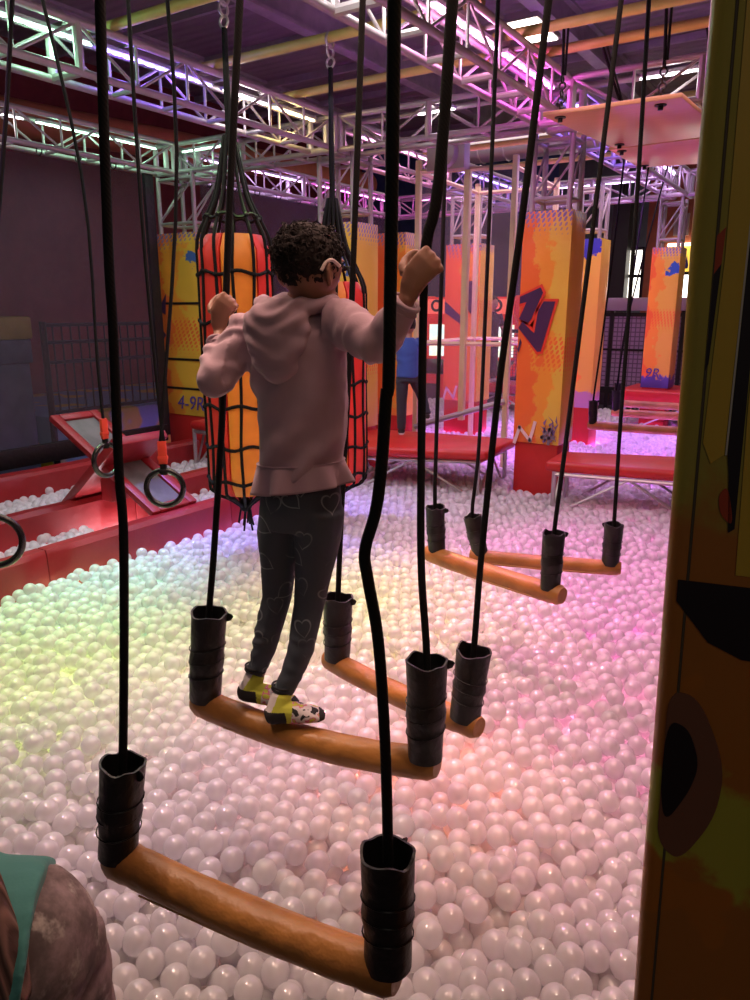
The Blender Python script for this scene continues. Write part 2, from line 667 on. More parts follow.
# ceiling deck with ribs
def ceil_mat():
    g = NT('corrugated_ceiling_deck')
    wv = g.n('ShaderNodeTexWave', Scale=1.6)
    wv.bands_direction = 'Y'
    g.t.links.new(g.coord(), wv.inputs['Vector'])
    g.b.inputs['Roughness'].default_value = 0.75
    f = g.step(g.noise(0.5, 2, g.coord()), 0.35, 0.65)
    g.base(g.mix(f, (0.24, 0.20, 0.22, 1), (0.32, 0.27, 0.29, 1)))
    g.bump(wv.outputs['Fac'], 0.5, 0.05)
    return g.m


c = MB(); c.bb((-11.3, -3, 5.4), (3.5, 16.8, 5.6)); struct(c.build('ceiling', ceil_mat(), org=(-4, 7, 5.5)))
for i, x in enumerate((-9.4, -6.6, -3.8, -1.0, 1.8)):
    b = MB()
    b.bb((x - 0.09, -3, 5.36), (x + 0.09, 16.6, 5.4)); b.bb((x - 0.012, -3, 5.06), (x + 0.012, 16.6, 5.36)); b.bb((x - 0.09, -3, 5.02), (x + 0.09, 16.6, 5.06))
    o = struct(b.build('trim_%d' % (i + 1), BEAMM, org=(x, 7, 5.2)))
k = 6
for y in np.arange(2.0, 16.5, 1.5):
    b = MB()
    b.bb((-11.1, y - 0.03, 5.30), (3.3, y + 0.03, 5.40))
    struct(b.build('trim_%d' % k, BEAMM, org=(-4, y, 5.35)))
    k += 1

# windows and the lit sign on the back wall
WGLOW = mat('daylight_glass', (0.8, 0.8, 0.75), 0.3, emit=(1.0, 0.93, 0.80), es=2.6)
w1 = MB(); w1.bb((-6.0, 16.66, 1.72), (-4.05, 16.70, 2.80)); o = struct(w1.build('window_1', WGLOW, org=(-5, 16.7, 2.2)))
fr = MB()
for x in (-5.98, -5.33, -4.69, -4.07):
    fr.bb((x - 0.03, 16.58, 1.70), (x + 0.03, 16.66, 2.82))
for z in (1.73, 2.24, 2.79):
    fr.bb((-6.0, 16.58, z - 0.03), (-4.05, 16.66, z + 0.03))
fr.build('window_frame', BLACKM, o)
w2 = MB(); w2.bb((-3.6, 16.66, 1.75), (-2.3, 16.70, 2.27)); o = struct(w2.build('window_2', mat('bright_window_glass', (0.9, 0.9, 0.9), 0.3, emit=(1, 0.95, 0.92), es=4.0), org=(-3, 16.7, 2.0)))
fr = MB(); fr.bb((-3.62, 16.58, 1.72), (-2.28, 16.66, 1.78)); fr.bb((-3.62, 16.58, 2.24), (-2.28, 16.66, 2.30)); fr.build('window_frame', BLACKM, o)
sg = thing('lit_sign', 'yellow lit sign panel with a small blue flame mark above the bright window', 'sign', (-2.95, 16.6, 2.3))
b = MB(); b.bb((-3.58, 16.56, 2.31), (-2.32, 16.68, 2.80)); b.build('sign_panel', mat('sign_yellow', (0.85, 0.6, 0.08), 0.5, emit=(1.0, 0.62, 0.08), es=1.1), sg)
b = MB(); b.prism([(0, 0), (0.09, 0), (0.1, 0.06), (0.055, 0.26), (0.04, 0.12), (-0.01, 0.06)], (-3.27, 16.56, 2.36), (1, 0, 0), (0, 0, 1), (0, -0.01, 0)); plab(b.build('printed_mark', mat('sign_blue', (0.05, 0.06, 0.35), 0.5), sg), 'blue flame mark')
b = MB(); b.bb((-3.6, 16.52, 2.80), (-2.3, 16.68, 2.85)); b.build('light_strip', mat('warm_strip_light', (1, 0.9, 0.7), 0.4, emit=(1, 0.85, 0.6), es=6), sg)
v = MB(); v.bb((-3.52, 16.55, 3.0), (-3.24, 16.6, 3.42))
for i in range(7):
    v.bb((-3.50, 16.535, 3.03 + i * 0.055), (-3.26, 16.555, 3.055 + i * 0.055))
tag(v.build('wall_vent', mat('vent_grey', (0.42, 0.33, 0.32), 0.5), org=(-3.38, 16.58, 3.2)), 'grey louvred vent high on the rust brown back wall', 'vent')
pl = MB(); pl.bb((-4.66, 16.2, -0.44), (-4.32, 16.5, 3.75)); pl.tube([(-4.49, 16.35, 3.7), (-4.49, 16.35, 5.3)], 0.05)
tag(pl.build('steel_post', mat('post_black', (0.02, 0.02, 0.022), 0.5), org=(-4.5, 16.3, -0.44)), 'black square post standing in front of the back windows', 'post')

# ceiling lamps
for i, (x, y) in enumerate(((-4.02, 9.7), (-4.05, 10.15), (-1.0, 12.4))):
    lab = ('white ceiling light panel, first of the two side by side over the pit', 'white ceiling light panel, the larger-looking one just below its twin', 'white ceiling light panel farther back over the hall')[i]
    L = thing('ceiling_light', lab, 'ceiling light', (x, y, 4.95), 'ceiling light panels')
    b = MB(); b.bb((x - 0.22, y - 0.22, 4.96), (x + 0.22, y + 0.22, 5.06)); b.tube([(x, y, 5.05), (x, y, 5.4)], 0.012); b.build('housing', TRUSS, L)
    b = MB(); b.bb((x - 0.19, y - 0.19, 4.945), (x + 0.19, y + 0.19, 4.96)); b.build('diffuser', mat('lamp_diffuser', (1, 1, 1), 0.4, emit=(1, 0.9, 0.75), es=9), L)

# orange sagging fabric duct high up on the left and a metal duct
d = MB(); d.tube(spline([(-9.6, 2.0, 4.2), (-9.4, 5.0, 3.9), (-9.3, 9.0, 4.0), (-9.2, 14.0, 4.1)], 6), 0.22, 14)
d.tube([(-9.4, 5.0, 4.0), (-9.4, 5.0, 5.05)], 0.012); d.tube([(-9.25, 11.0, 4.1), (-9.25, 11.0, 5.05)], 0.012)
tag(d.build('air_duct', mat('orange_duct_fabric', (0.38, 0.13, 0.05), 0.6, var=0.1), org=(-9.4, 8, 4)), 'round orange air duct hanging beyond the left trusses', 'duct')
d = MB(); d.tube([(-7.6, 13.6, 4.5), (-1.2, 13.6, 4.5)], 0.30, 18)
for x in np.arange(-7.4, -1.2, 0.5):
    d.torus((x, 13.6, 4.5), 0.305, 0.014, (1, 0, 0), 20, 6)
for x in (-6.6, -3.8):
    d.tube([(x, 13.6, 4.8), (x, 13.6, 5.05)], 0.012)
tag(d.build('air_duct', mat('galvanised_duct', (0.6, 0.57, 0.58), 0.4, 0.6), org=(-4, 13.6, 4.5)), 'ribbed silver air duct under the ceiling at the back', 'duct')

# ------------------------------------------------------------------ trusses
def truss(label, P, Q, bay=0.45, led=(), glow=7.0, half=0.135, zc=3.085, crossr=0.016):
    P, Q = Vector((P[0], P[1], zc)), Vector((Q[0], Q[1], zc))
    t = (Q - P).normalized()
    L = (Q - P).length
    s = Vector((0, 0, 1)).cross(t)
    u = Vector((0, 0, 1))
    T = thing('lighting_truss', label, 'truss', tuple((P + Q) / 2 - u * half), 'white box trusses over the pit')
    cor = {}
    for a in (-1, 1):
        for b in (-1, 1):
            cor[a, b] = s * (half * a) + u * (half * b)
            m = MB(); m.tube([P + cor[a, b], Q + cor[a, b]], 0.024, 10); m.build('chord', TRUSS, T)
    nb = max(1, round(L / bay))
    for i in range(nb + 1):
        p = P + t * (L * i / nb)
        if i < nb:
            q = P + t * (L * (i + 1) / nb)
            for a in (-1, 1):
                z0, z1 = (-1, 1) if i % 2 else (1, -1)
                m = MB(); m.tube([p + cor[a, z0], q + cor[a, z1]], 0.011, 6); m.build('brace', TRUSS, T)
        if i in (0, nb, nb // 2):
            m = MB()
            for a, b in (((-1, -1), (1, -1)), ((1, -1), (1, 1)), ((1, 1), (-1, 1)), ((-1, 1), (-1, -1))):
                m.tube([p + cor[a], p + cor[b]], 0.028, 8)
            m.build('end_frame', TRUSS, T)
        else:
            for a in (-1, 1):
                m = MB(); m.tube([p + cor[a, -1], p + cor[a, 1]], 0.011, 6); m.build('brace', TRUSS, T)
            m = MB(); m.tube([p + cor[-1, -1], p + cor[1, -1]], crossr, 8); m.build('brace', TRUSS, T)
            m = MB(); m.tube([p + cor[-1, 1], p + cor[1, 1]], crossr * 0.7, 6); m.build('brace', TRUSS, T)
    for (a, b, col) in led:
        pa, pb = P + t * (L * a), P + t * (L * b)
        n = max(3, int((pb - pa).length / 0.09))
        m = MB()
        R = Matrix((s, t, u)).transposed()
        ctr = (pa + pb) / 2 + u * (half - 0.045)
        m.box(ctr + u * 0.012, (0.07, (pb - pa).length * 0.96, 0.022), R)
        bar = m.build('led_bar', mat('led_housing', (0.5, 0.5, 0.52), 0.4, 0.5), T)
        m = MB()
        rs = []
        for k in range(n):
            for dt, wd_ in ((0.06, 0.004), (0.30, 0.018), (0.70, 0.018), (0.94, 0.004)):
                c_ = pa.lerp(pb, (k + dt) / n) + u * (half - 0.05)
                rs.append([c_ + s * wd_ - u * 0.004, c_ - s * wd_ - u * 0.004, c_ - s * wd_ + u * 0.004, c_ + s * wd_ + u * 0.004])
        m.rings(rs)
        key = 'led_%02x%02x%02x' % tuple(int(255 * x) for x in col)
        m.build('diode_strip', mat(key, (0.8, 0.8, 0.8), 0.4, emit=[0.25 + 0.75 * x for x in col], es=5.0), bar)
        k2 = max(1, round((pb - pa).length / 0.55))
        for k in range(k2):
            pp = pa.lerp(pb, (k + 0.5) / k2) + u * 0.03
            point('led_light', tuple(pp), glow * 0.8, col, 0.05)
    return T


VIO, PNK, MAG, GRN, WHT, YEL, LIL = (0.25, 0.12, 1.0), (1.0, 0.35, 0.75), (1.0, 0.10, 0.85), (0.45, 1.0, 0.65), (1.0, 0.92, 0.95), (1.0, 0.75, 0.25), (0.72, 0.45, 1.0)
truss('long white box truss at upper left lit mint, violet and warm yellow', (-4.35, 0.6), (-4.35, 5.86), led=((0.22, 0.54, GRN), (0.55, 0.74, VIO), (0.76, 0.86, WHT), (0.87, 0.98, YEL)), glow=4.2)
truss('long white box truss lit bright pink running to the central padded pillar', (-2.23, 0.6), (-2.23, 6.0), led=((0.30, 0.62, WHT), (0.63, 0.80, PNK), (0.81, 0.99, MAG)), glow=6.0, crossr=0.022)
truss('white box truss along the top of the dark mesh screen', (-6.45, 0.6), (-6.45, 5.9), led=((0.35, 0.70, WHT), (0.72, 0.98, GRN)), glow=2.4)
truss('white cross truss from the screen corner to the padded column behind the net bags', (-6.45, 6.05), (-4.35, 6.05), led=((0.05, 0.35, GRN),), glow=2.0)
truss('white cross truss spanning above the clear climbing box', (-4.20, 6.05), (-2.38, 6.05), led=((0.4, 0.6, WHT),), glow=1.5)
truss('white cross truss right of the pink lit truss, behind the hanging boards', (-2.08, 6.05), (0.2, 6.05), led=((0.2, 0.4, WHT),), glow=2.5)
truss('lilac lit far truss continuing beyond the central pillar under the hanging boards', (-2.23, 6.25), (-2.23, 10.4), led=((0.05, 0.45, VIO), (0.5, 0.98, LIL)), glow=4.5)
truss('magenta lit far truss above the clear climbing box', (-4.35, 6.25), (-4.35, 10.4), led=((0.05, 0.5, PNK), (0.55, 0.98, VIO)), glow=3.5)
truss('lilac far truss above the back of the dark mesh screen', (-6.45, 6.25), (-6.45, 10.4), led=((0.05, 0.5, LIL), (0.55, 0.98, MAG)), glow=3.5)
truss('farthest white cross truss over the left far pit', (-6.45, 10.55), (-4.4, 10.55), led=((0.2, 0.8, MAG),), glow=5.0)
truss('farthest white cross truss over the middle far pit', (-4.3, 10.55), (-2.3, 10.55), led=((0.2, 0.8, LIL),), glow=5.0)
truss('farthest white cross truss over the right far pit', (-2.1, 10.55), (0.2, 10.55), led=((0.2, 0.8, WHT),), glow=3.0)

# yellow pipes lying across the trusses
def pipe(y, x0, x1, label, z=3.275):
    T = thing('cross_pipe', label, 'pipe', ((x0 + x1) / 2, y, z - 0.03), 'yellow cross pipes on the trusses')
    m = MB(); m.tube([(x0, y, z), (x1, y, z)], 0.032, 12); m.build('pipe', YPIPE, T)
    for x in (-4.35, -2.23):
        if x0 - 0.1 < x < x1 + 0.1:
            m = MB(); m.torus((x, y, z), 0.036, 0.012, (1, 0, 0), 16, 6); m.box((x, y, z - 0.03), (0.05, 0.10, 0.03)); plab(m.build('clamp', STEEL, T), 'silver pipe clamp')
    return T


for y, x0, x1, lab in ((3.5, -4.45, -2.1, 'yellow pipe from which the nearer netted bag hangs'),
                       (4.4, -4.45, -2.1, 'yellow pipe from which the farther netted bag hangs'),
                       (5.32, -4.45, -2.1, 'yellow pipe nearest the far end of the left truss'),
                       (5.0, -2.30, 0.25, 'yellow pipe above the front edge of the hanging boards'),
                       (5.45, -2.30, 0.25, 'second yellow pipe above the hanging boards'),
                       (7.1, -2.30, 0.25, 'yellow pipe above the rear hanging board'),
                       (7.25, -2.30, -1.0, 'yellow pipe holding the first far trapeze'),
                       (8.38, -2.60, -1.0, 'yellow pipe holding the second far trapeze'),
                       (9.25, -2.60, -1.0, 'yellow pipe holding the third far trapeze'),
                       (0.95, -2.30, 0.2, 'yellow pipe overhead holding the nearest trapeze'),
                       (1.54, -2.30, 0.2, 'yellow pipe overhead holding the trapeze the child stands on'),
                       (1.94, -2.30, 0.2, 'yellow pipe overhead holding the trapeze behind the child'),
                       (2.88, -2.30, 0.2, 'yellow pipe overhead holding the fourth trapeze'),
                       (3.32, -2.30, 0.2, 'yellow pipe overhead holding the fifth trapeze'),
                       (2.32, -4.45, -2.1, 'yellow pipe overhead holding the gym rings'),
                       (1.84, -4.45, -2.1, 'yellow pipe overhead holding the ring at the left edge'),
                       (8.0, -4.5, -2.1, 'yellow pipe over the clear climbing box'),
                       (9.2, -4.5, -2.7, 'yellow pipe over the far orange pillar')):
    pipe(y, x0, x1, lab)

# ------------------------------------------------------------------ padded columns
def padded_column(label, x0, x1, y0, y1, gm, z0=0.40, z1=2.345, base=True, straps=(), legtop=2.95, legs=True, basex=None):
    cx, cy = (x0 + x1) / 2, (y0 + y1) / 2
    T = thing('padded_column', label, 'padded column', (cx, cy, -0.36), 'graffiti printed padded columns')
    if legs:
        dx, dy = (x1 - x0) / 2 - 0.05, (y1 - y0) / 2 - 0.05
        for a in (-1, 1):
            for b in (-1, 1):
                m = MB(); m.tube([(cx + a * dx, cy + b * dy, 2.2), (cx + a * dx, cy + b * dy, legtop)], 0.024, 10); m.build('truss_leg', TRUSS, T)
        m = MB()
        for z in (z1 + 0.10, legtop - 0.06):
            for a in (-1, 1):
                m.tube([(cx - dx, cy + a * dy, z), (cx + dx, cy + a * dy, z)], 0.018, 8)
                m.tube([(cx + a * dx, cy - dy, z), (cx + a * dx, cy + dy, z)], 0.018, 8)
        for a in (-1, 1):
            m.tube([(cx - dx, cy + a * dy, z1 + 0.12), (cx + dx, cy + a * dy, legtop - 0.08)], 0.011, 6)
            m.tube([(cx + a * dx, cy - dy, z1 + 0.12), (cx + a * dx, cy + dy, legtop - 0.08)], 0.011, 6)
        m.build('leg_braces', TRUSS, T)
    # pad: soft box with uv per side
    bm = bmesh.new()
    uvl = bm.loops.layers.uv.new('UVMap')
    NU, NV = 8, 30
    cs = [(x0, y0), (x1, y0), (x1, y1), (x0, y1)]
    for k in range(4):
        a, b = cs[k], cs[(k + 1) % 4]
        nx, ny = (b[1] - a[1]), -(b[0] - a[0])
        ln = math.hypot(nx, ny)
        nx, ny = nx / ln, ny / ln
        grid = {}
        for i in range(NU + 1):
            for j in range(NV + 1):
                u, v = i / NU, j / NV
                px, py, pz = a[0] + (b[0] - a[0]) * u, a[1] + (b[1] - a[1]) * u, z0 + (z1 - z0) * v
                e = (1 - (2 * u - 1) ** 6) * (1 - (2 * v - 1) ** 20)
                off = e * (0.012 + 0.007 * noise.noise(Vector((px * 7, py * 7 + cx, pz * 4))))
                grid[i, j] = bm.verts.new((px + nx * off - cx, py + ny * off - cy, pz + 0.36))
        for i in range(NU):
            for j in range(NV):
                f = bm.faces.new((grid[i, j], grid[i + 1, j], grid[i + 1, j + 1], grid[i, j + 1]))
                f.smooth = True
                for lp, (du, dv) in zip(f.loops, ((0, 0), (1, 0), (1, 1), (0, 1))):
                    lp[uvl].uv = ((i + du) / NU + k * 1.37, (j + dv) / NV)
    for z in (z0, z1):
        f = bm.faces.new([bm.verts.new((p[0] - cx, p[1] - cy, z + 0.36)) for p in cs])
        for lp in f.loops:
            lp[uvl].uv = (0.9, 0.5)
    bmesh.ops.remove_doubles(bm, verts=bm.verts, dist=0.0005)
    bmesh.ops.recalc_face_normals(bm, faces=bm.faces)
    me = bpy.data.meshes.new('pad')
    bm.to_mesh(me)
    bm.free()
    ob = link('pad', me, gm, T, ORG[T], True, 50)
    if base:
        bx0, bx1 = basex or (x0 + 0.01, x1 - 0.01)
        m = MB(); m.bb((bx0, y0 + 0.01, -0.36), (bx1, y1 - 0.01, z0 + 0.01))
        plab(m.build('base_block', REDB, T, bevel=0.015), 'bright red base block')
    for z in straps:
        m = MB(); m.bb((x0 - 0.018, y0 - 0.018, z - 0.012), (x1 + 0.018, y1 + 0.018, z + 0.012)); plab(m.build('strap', BLACKV, T), 'thin black strap')
    return T


INK = mat('print_dark_purple', (0.06, 0.02, 0.07), 0.4)
INKR = mat('print_red', (0.75, 0.05, 0.02), 0.4)
INKW = mat('print_pale_pink', (0.85, 0.62, 0.60), 0.4)
INKG = mat('print_grey', (0.22, 0.17, 0.20), 0.4)
INKB = mat('print_blue', (0.08, 0.10, 0.42), 0.4)

pc = padded_column('large yellow and orange graffiti pillar with a jagged arrow emblem, centre right', -2.54, -2.12, 6.24, 6.60,
                   graffiti('graffiti_central', tilt=0.12, edge=0.42, dots=(0.26, 0.52), seed=1.3), straps=())
F = ((1, 0, 0), (0, 0, 1), (0, -0.006, 0))
Y0 = 6.223


def decal(T, name, m, polys, y=Y0, th=0.005):
    b = MB()
    for p in polys:
        b.prism(p, (0, y, 0), (1, 0, 0), (0, 0, 1), (0, -th, 0))
    return b.build(name, m, T, smooth=False)


e1 = [(-2.530, 1.660), (-2.349, 1.735), (-2.326, 1.692), (-2.418, 1.475), (-2.443, 1.445), (-2.53, 1.474), (-2.468, 1.616), (-2.530, 1.602)]
e2 = [(-2.532, 1.4), (-2.497, 1.454), (-2.412, 1.376), (-2.385, 1.357), (-2.359, 1.548), (-2.316, 1.62), (-2.214, 1.619), (-2.318, 1.205), (-2.349, 1.2)]


def grow(p, d):
    n = len(p)
    P = [Vector(q) for q in p]
    A = sum(P[i].x * P[(i + 1) % n].y - P[(i + 1) % n].x * P[i].y for i in range(n))
    sg = 1 if A > 0 else -1
    out = []
    for i in range(n):
        t1 = (P[i] - P[i - 1]).normalized(); t2 = (P[(i + 1) % n] - P[i]).normalized()
        n1 = Vector((t1.y, -t1.x)) * sg; n2 = Vector((t2.y, -t2.x)) * sg
        b = n1 + n2
        b = b / max(0.5, b.length_squared) * 2 if b.length > 1e-6 else n1
        out.append(tuple(P[i] + b * d))
    return out


plab(decal(pc, 'emblem_outline', INKR, [[(max(-2.535, x), z) for x, z in grow(p, 0.022)] for p in (e1, e2)]), 'red outline of the emblem')
plab(decal(pc, 'emblem', INK, [e1, e2], Y0 - 0.004), 'dark purple jagged emblem')
plab(decal(pc, 'emblem', INK, [[(-2.533, 1.212), (-2.512, 1.31), (-2.498, 1.275), (-2.521, 1.19)]]), 'dark purple jagged emblem')


def strokes(T, name, m, lines, wd, y, th=0.005):
    b = MB()
    for ln in lines:
        for p, q in zip(ln[:-1], ln[1:]):
            p, q = Vector(p), Vector(q)
            d = (q - p).normalized() * (wd / 2)
            nrm = Vector((-d.y, d.x))
            b.prism([tuple(p - d + nrm), tuple(p - d - nrm), tuple(q + d - nrm), tuple(q + d + nrm)], (0, y, 0), (1, 0, 0), (0, 0, 1), (0, -th, 0))
    return b.build(name, m, T, smooth=False, fix=False)


plab(strokes(pc, 'printed_letter', INKW, [[(-2.52, 0.40), (-2.478, 0.535), (-2.376, 0.425), (-2.338, 0.585)]], 0.028, Y0), 'pale pink letter N')
plab(strokes(pc, 'printed_number', INKG, [[(-2.198, 0.54), (-2.268, 0.462), (-2.160, 0.462)], [(-2.198, 0.54), (-2.205, 0.410)]], 0.024, Y0), 'grey number 4')
b = MB()
for k in range(26):
    x, z = random.uniform(-2.27, -2.13), random.uniform(0.42, 0.62)
    a = random.uniform(0, 3)
    b.prism([(x, z), (x + 0.05 * math.cos(a), z + 0.05 * math.sin(a)), (x + 0.02 * math.sin(a), z - 0.025)], (0, Y0, 0), (1, 0, 0), (0, 0, 1), (0, -0.003, 0))
plab(b.build('printed_scribble', mat('print_violet', (0.20, 0.12, 0.28), 0.4), pc, smooth=False), 'violet scribble in the corner')

pc = padded_column('yellow graffiti column with black straps and a blue splash, left of the netted bags', -6.64, -6.02, 5.86, 6.30,
                   graffiti('graffiti_left', tilt=-0.1, edge=0.16, dots=(0.30, 0.58), splat=(0.88, 0.86, 0.16), splat_col=(0.06, 0.14, 0.36), seed=2.1, yellow=(0.82, 0.50, 0.05)),
                   straps=(0.70, 1.02, 1.62))
mt = Matrix.Translation((-6.44, 5.838, 0.47)) @ Matrix.Rotation(math.radians(90), 4, 'X')
text_part('4-9R', 'printed_text', mat('print_indigo', (0.12, 0.07, 0.33), 0.4), pc, mt, 0.22, 0.2)
decal(pc, 'printed_mark', INK, [[(-6.64, 1.55), (-6.5, 1.72), (-6.53, 1.5)], [(-6.64, 1.38), (-6.54, 1.28), (-6.64, 1.18)], [(-6.64, 1.02), (-6.57, 1.1), (-6.6, 0.96)]], 5.838)

padded_column('pale yellow graffiti column partly hidden right behind the standing child', -4.58, -4.10, 6.0, 6.4,
              graffiti('graffiti_behind', tilt=0.0, edge=0.05, dots=(0.2, 0.5), splat=(0.9, 0.80, 0.20), splat_col=(0.08, 0.14, 0.36), seed=3.7), straps=())
padded_column('orange and yellow graffiti column behind the boy in the blue shirt', -4.62, -4.20, 7.10, 7.45,
              graffiti('graffiti_boy', tilt=-0.05, edge=0.55, dots=None, seed=4.4), straps=(1.45,), legtop=2.35, legs=False)
pc = padded_column('orange graffiti column seen through the clear acrylic box', -4.58, -4.10, 8.75, 9.15,
                   graffiti('graffiti_acrylic', tilt=0.05, edge=0.75, dots=(0.45, 0.7), seed=5.9))
plab(decal(pc, 'printed_mark', INK, [[(-4.57, 1.66), (-4.35, 1.48), (-4.35, 1.38), (-4.57, 1.52)], [(-4.30, 1.9), (-4.12, 1.9), (-4.2, 1.5), (-4.28, 1.6)]], 8.735), 'dark jagged emblem')
strokes(pc, 'printed_letter', INKW, [[(-4.56, 0.42), (-4.52, 0.56), (-4.42, 0.44), (-4.38, 0.58)]], 0.028, 8.735)
padded_column('yellow graffiti column with a deep blue top just right of the central pillar', -3.07, -2.66, 8.90, 9.25,
              graffiti('graffiti_bluetop', tilt=0.05, edge=0.10, dots=None, splat=(0.45, 1.0, 0.55), splat_col=(0.05, 0.05, 0.42), top_dots=False, seed=6.2, foot=0.09, foot_col=(0.50, 0.30, 0.34), yellow=(0.80, 0.55, 0.06)), basex=(-3.07, -2.66))
pc = padded_column('yellow graffiti column with a blue splash, farthest right beside the black railing', -2.50, -2.14, 10.62, 10.98,
                   graffiti('graffiti_right', tilt=0.0, edge=0.08, dots=(0.36, 0.6), splat=(0.80, 0.84, 0.20), splat_col=(0.03, 0.12, 0.45), seed=7.5, foot=0.08, foot_col=(0.10, 0.09, 0.40)), z0=0.52)
mt = Matrix.Translation((-2.46, 10.598, 0.66)) @ Matrix.Rotation(math.radians(90), 4, 'X')
text_part('9R', 'printed_text', mat('print_indigo', (0.12, 0.07, 0.33), 0.4), pc, mt, 0.18, 0.2)

# ------------------------------------------------------------------ red platforms and pads
def platform(label, poly, z=0.40, th=0.09, legs=True, m=REDB):
    cx = sum(p[0] for p in poly) / len(poly); cy = sum(p[1] for p in poly) / len(poly)
    T = thing('padded_platform', label, 'platform', (cx, cy, -0.36), 'red padded platforms')
    b = MB(); b.prism(poly, (0, 0, z - th), (1, 0, 0), (0, 1, 0), (0, 0, th)); b.build('cushion', m, T, bevel=0.035, bseg=3)
    if legs:
        inn = [(p[0] + (cx - p[0]) * 0.12, p[1] + (cy - p[1]) * 0.12) for p in poly]
        for p in inn:
            b = MB(); b.tube([(p[0], p[1], -0.36), (p[0], p[1], z - th + 0.01)], 0.02, 8); plab(b.build('leg', STEEL, T), 'thin steel leg')
        b = MB()
        n = len(inn)
        for i in range(n):
            p, q = inn[i], inn[(i + 1) % n]
            b.tube([(p[0], p[1], z - th - 0.02), (q[0], q[1], z - th - 0.02)], 0.018, 6)
            mx_, my_ = (p[0] + q[0]) / 2, (p[1] + q[1]) / 2
            b.tube([(mx_, my_, z - th - 0.02), (p[0], p[1], -0.1)], 0.012, 6)
            b.tube([(mx_, my_, z - th - 0.02), (q[0], q[1], -0.1)], 0.012, 6)
        b.build('leg_frame', STEEL, T)
    return T


platform('red padded platform on which the boy in blue stands', [(-3.88, 5.36), (-2.62, 5.84), (-2.66, 6.62), (-4.25, 6.40)], 0.36)
platform('red padded platform to the right of the central pillar', [(-2.05, 5.72), (-0.75, 5.94), (-0.90, 6.62), (-2.09, 6.22)], 0.36)
platform('small rounded red cushion between the left graffiti column and the netted bags', [(-5.85, 5.45), (-5.0, 5.35), (-5.0, 5.75), (-5.85, 5.80)], 0.42)
platform('far red platform at the foot of the farthest right graffiti column', [(-2.75, 10.4), (-1.0, 10.4), (-1.0, 11.4), (-2.75, 11.4)], 0.50, 0.2)
platform('far red platform beyond the clear box where a person in dark clothes stands', [(-5.6, 10.9), (-3.9, 10.9), (-3.9, 11.8), (-5.6, 11.8)], 0.42, 0.14)


def long_pad(label, pts, wd, z0, z1, m=REDV):
    """padded beam lying along a line"""
    P = [Vector((p[0], p[1], 0)) for p in pts]
    t = (P[-1] - P[0]).normalized()
    s = Vector((t.y, -t.x, 0))
    T = thing('barrier_pad', label, 'padded barrier', (P[0].lerp(P[-1], 0.5).x, P[0].lerp(P[-1], 0.5).y, z0), 'long red barrier pads')
    L = (P[-1] - P[0]).length
    n = max(1, round(L / 1.35))
    for i in range(n):
        a, c = P[0] + t * (L * i / n + 0.004), P[0] + t * (L * (i + 1) / n - 0.004)
        bm = MB()
        rs = []
        K = 16
        for k in range(K + 1):
            p = a.lerp(c, k / K)
            e = 0.012 * (noise.noise(Vector((p.x * 5, p.y * 5, z1 * 9))))
            sq = 0.02 if k in (0, K) else 0.0
            prof = [(-wd / 2 + sq, z0), (wd / 2 - sq, z0), (wd / 2 - sq + e, z0 + (z1 - z0) * 0.5), (wd / 2 - sq - 0.01, z1 - 0.03), (wd / 2 - 0.04, z1 + e * 0.6), (-wd / 2 + 0.04, z1 + e * 0.4), (-wd / 2 + sq + 0.01, z1 - 0.03), (-wd / 2 + sq - e, z0 + (z1 - z0) * 0.5)]
            rs.append([p + s * q[0] + Vector((0, 0, q[1])) for q in prof])
        bm.rings(rs)
        bm.build('pad_section', m, T)
    return T


long_pad('long red barrier pad nearest the ball pit on the left', [(-3.98, 0.9), (-3.98, 5.6)], 0.16, -0.36, 0.16)
long_pad('long red barrier pad in the middle of the left lane', [(-4.85, 0.9), (-4.85, 5.3)], 0.16, -0.36, 0.16)
long_pad('long red barrier pad at the foot of the dark mesh screen', [(-6.05, 0.9), (-6.05, 5.7)], 0.22, -0.36, 0.17)

# tilted obstacle: two red padded frames crossed like an X
ob = thing('crossed_obstacle', 'red padded tilted obstacle with a grey panel straddling the left barrier pads', 'obstacle', (-5.0, 3.3, 0.0))


def slab(o, name, p, q, y0, y1, th, m, inset=None, pm=None):
    p, q = Vector((p[0], 0, p[1])), Vector((q[0], 0, q[1]))
    d = (q - p).normalized()
    nrm = Vector((-d.z, 0, d.x))
    if nrm.z < 0:
        nrm = -nrm
    L = (q - p).length
    yv = Vector((0, 1, 0))
    base = p + yv * y0
    W = y1 - y0
    b = MB()
    if inset:
        for (a0, a1, b0, b1) in ((0, L, 0, inset), (0, L, W - inset, W), (0, inset, inset, W - inset), (L - inset, L, inset, W - inset)):
            b.prism([(a0, b0), (a1, b0), (a1, b1), (a0, b1)], base, d, yv, nrm * th)
    else:
        b.prism([(0, 0), (L, 0), (L, W), (0, W)], base, d, yv, nrm * th)
    s = b.build(name, m, o, bevel=0.012)
    if inset:
        b = MB()
        b.prism([(inset - .01, inset - .01), (L - inset + .01, inset - .01), (L - inset + .01, W - inset + .01), (inset - .01, W - inset + .01)], base + nrm * th * 0.3, d, yv, nrm * th * 0.3)
        plab(b.build('inset_panel', pm, s), 'grey inset panel')
    return s


slab(ob, 'tilted_frame', (-5.10, 0.74), (-4.02, 0.14), 3.34, 3.76, 0.05, REDV, 0.075, mat('grey_panel', (0.13, 0.13, 0.12), 0.35, var=0.3))
slab(ob, 'tilted_slab', (-4.97, 0.06), (-4.28, 0.63), 3.30, 3.78, 0.07, REDV)
b = MB(); b.bb((-4.66, 3.42, 0.16), (-4.54, 3.68, 0.40)); b.build('support_block', REDV, ob, bevel=0.01)

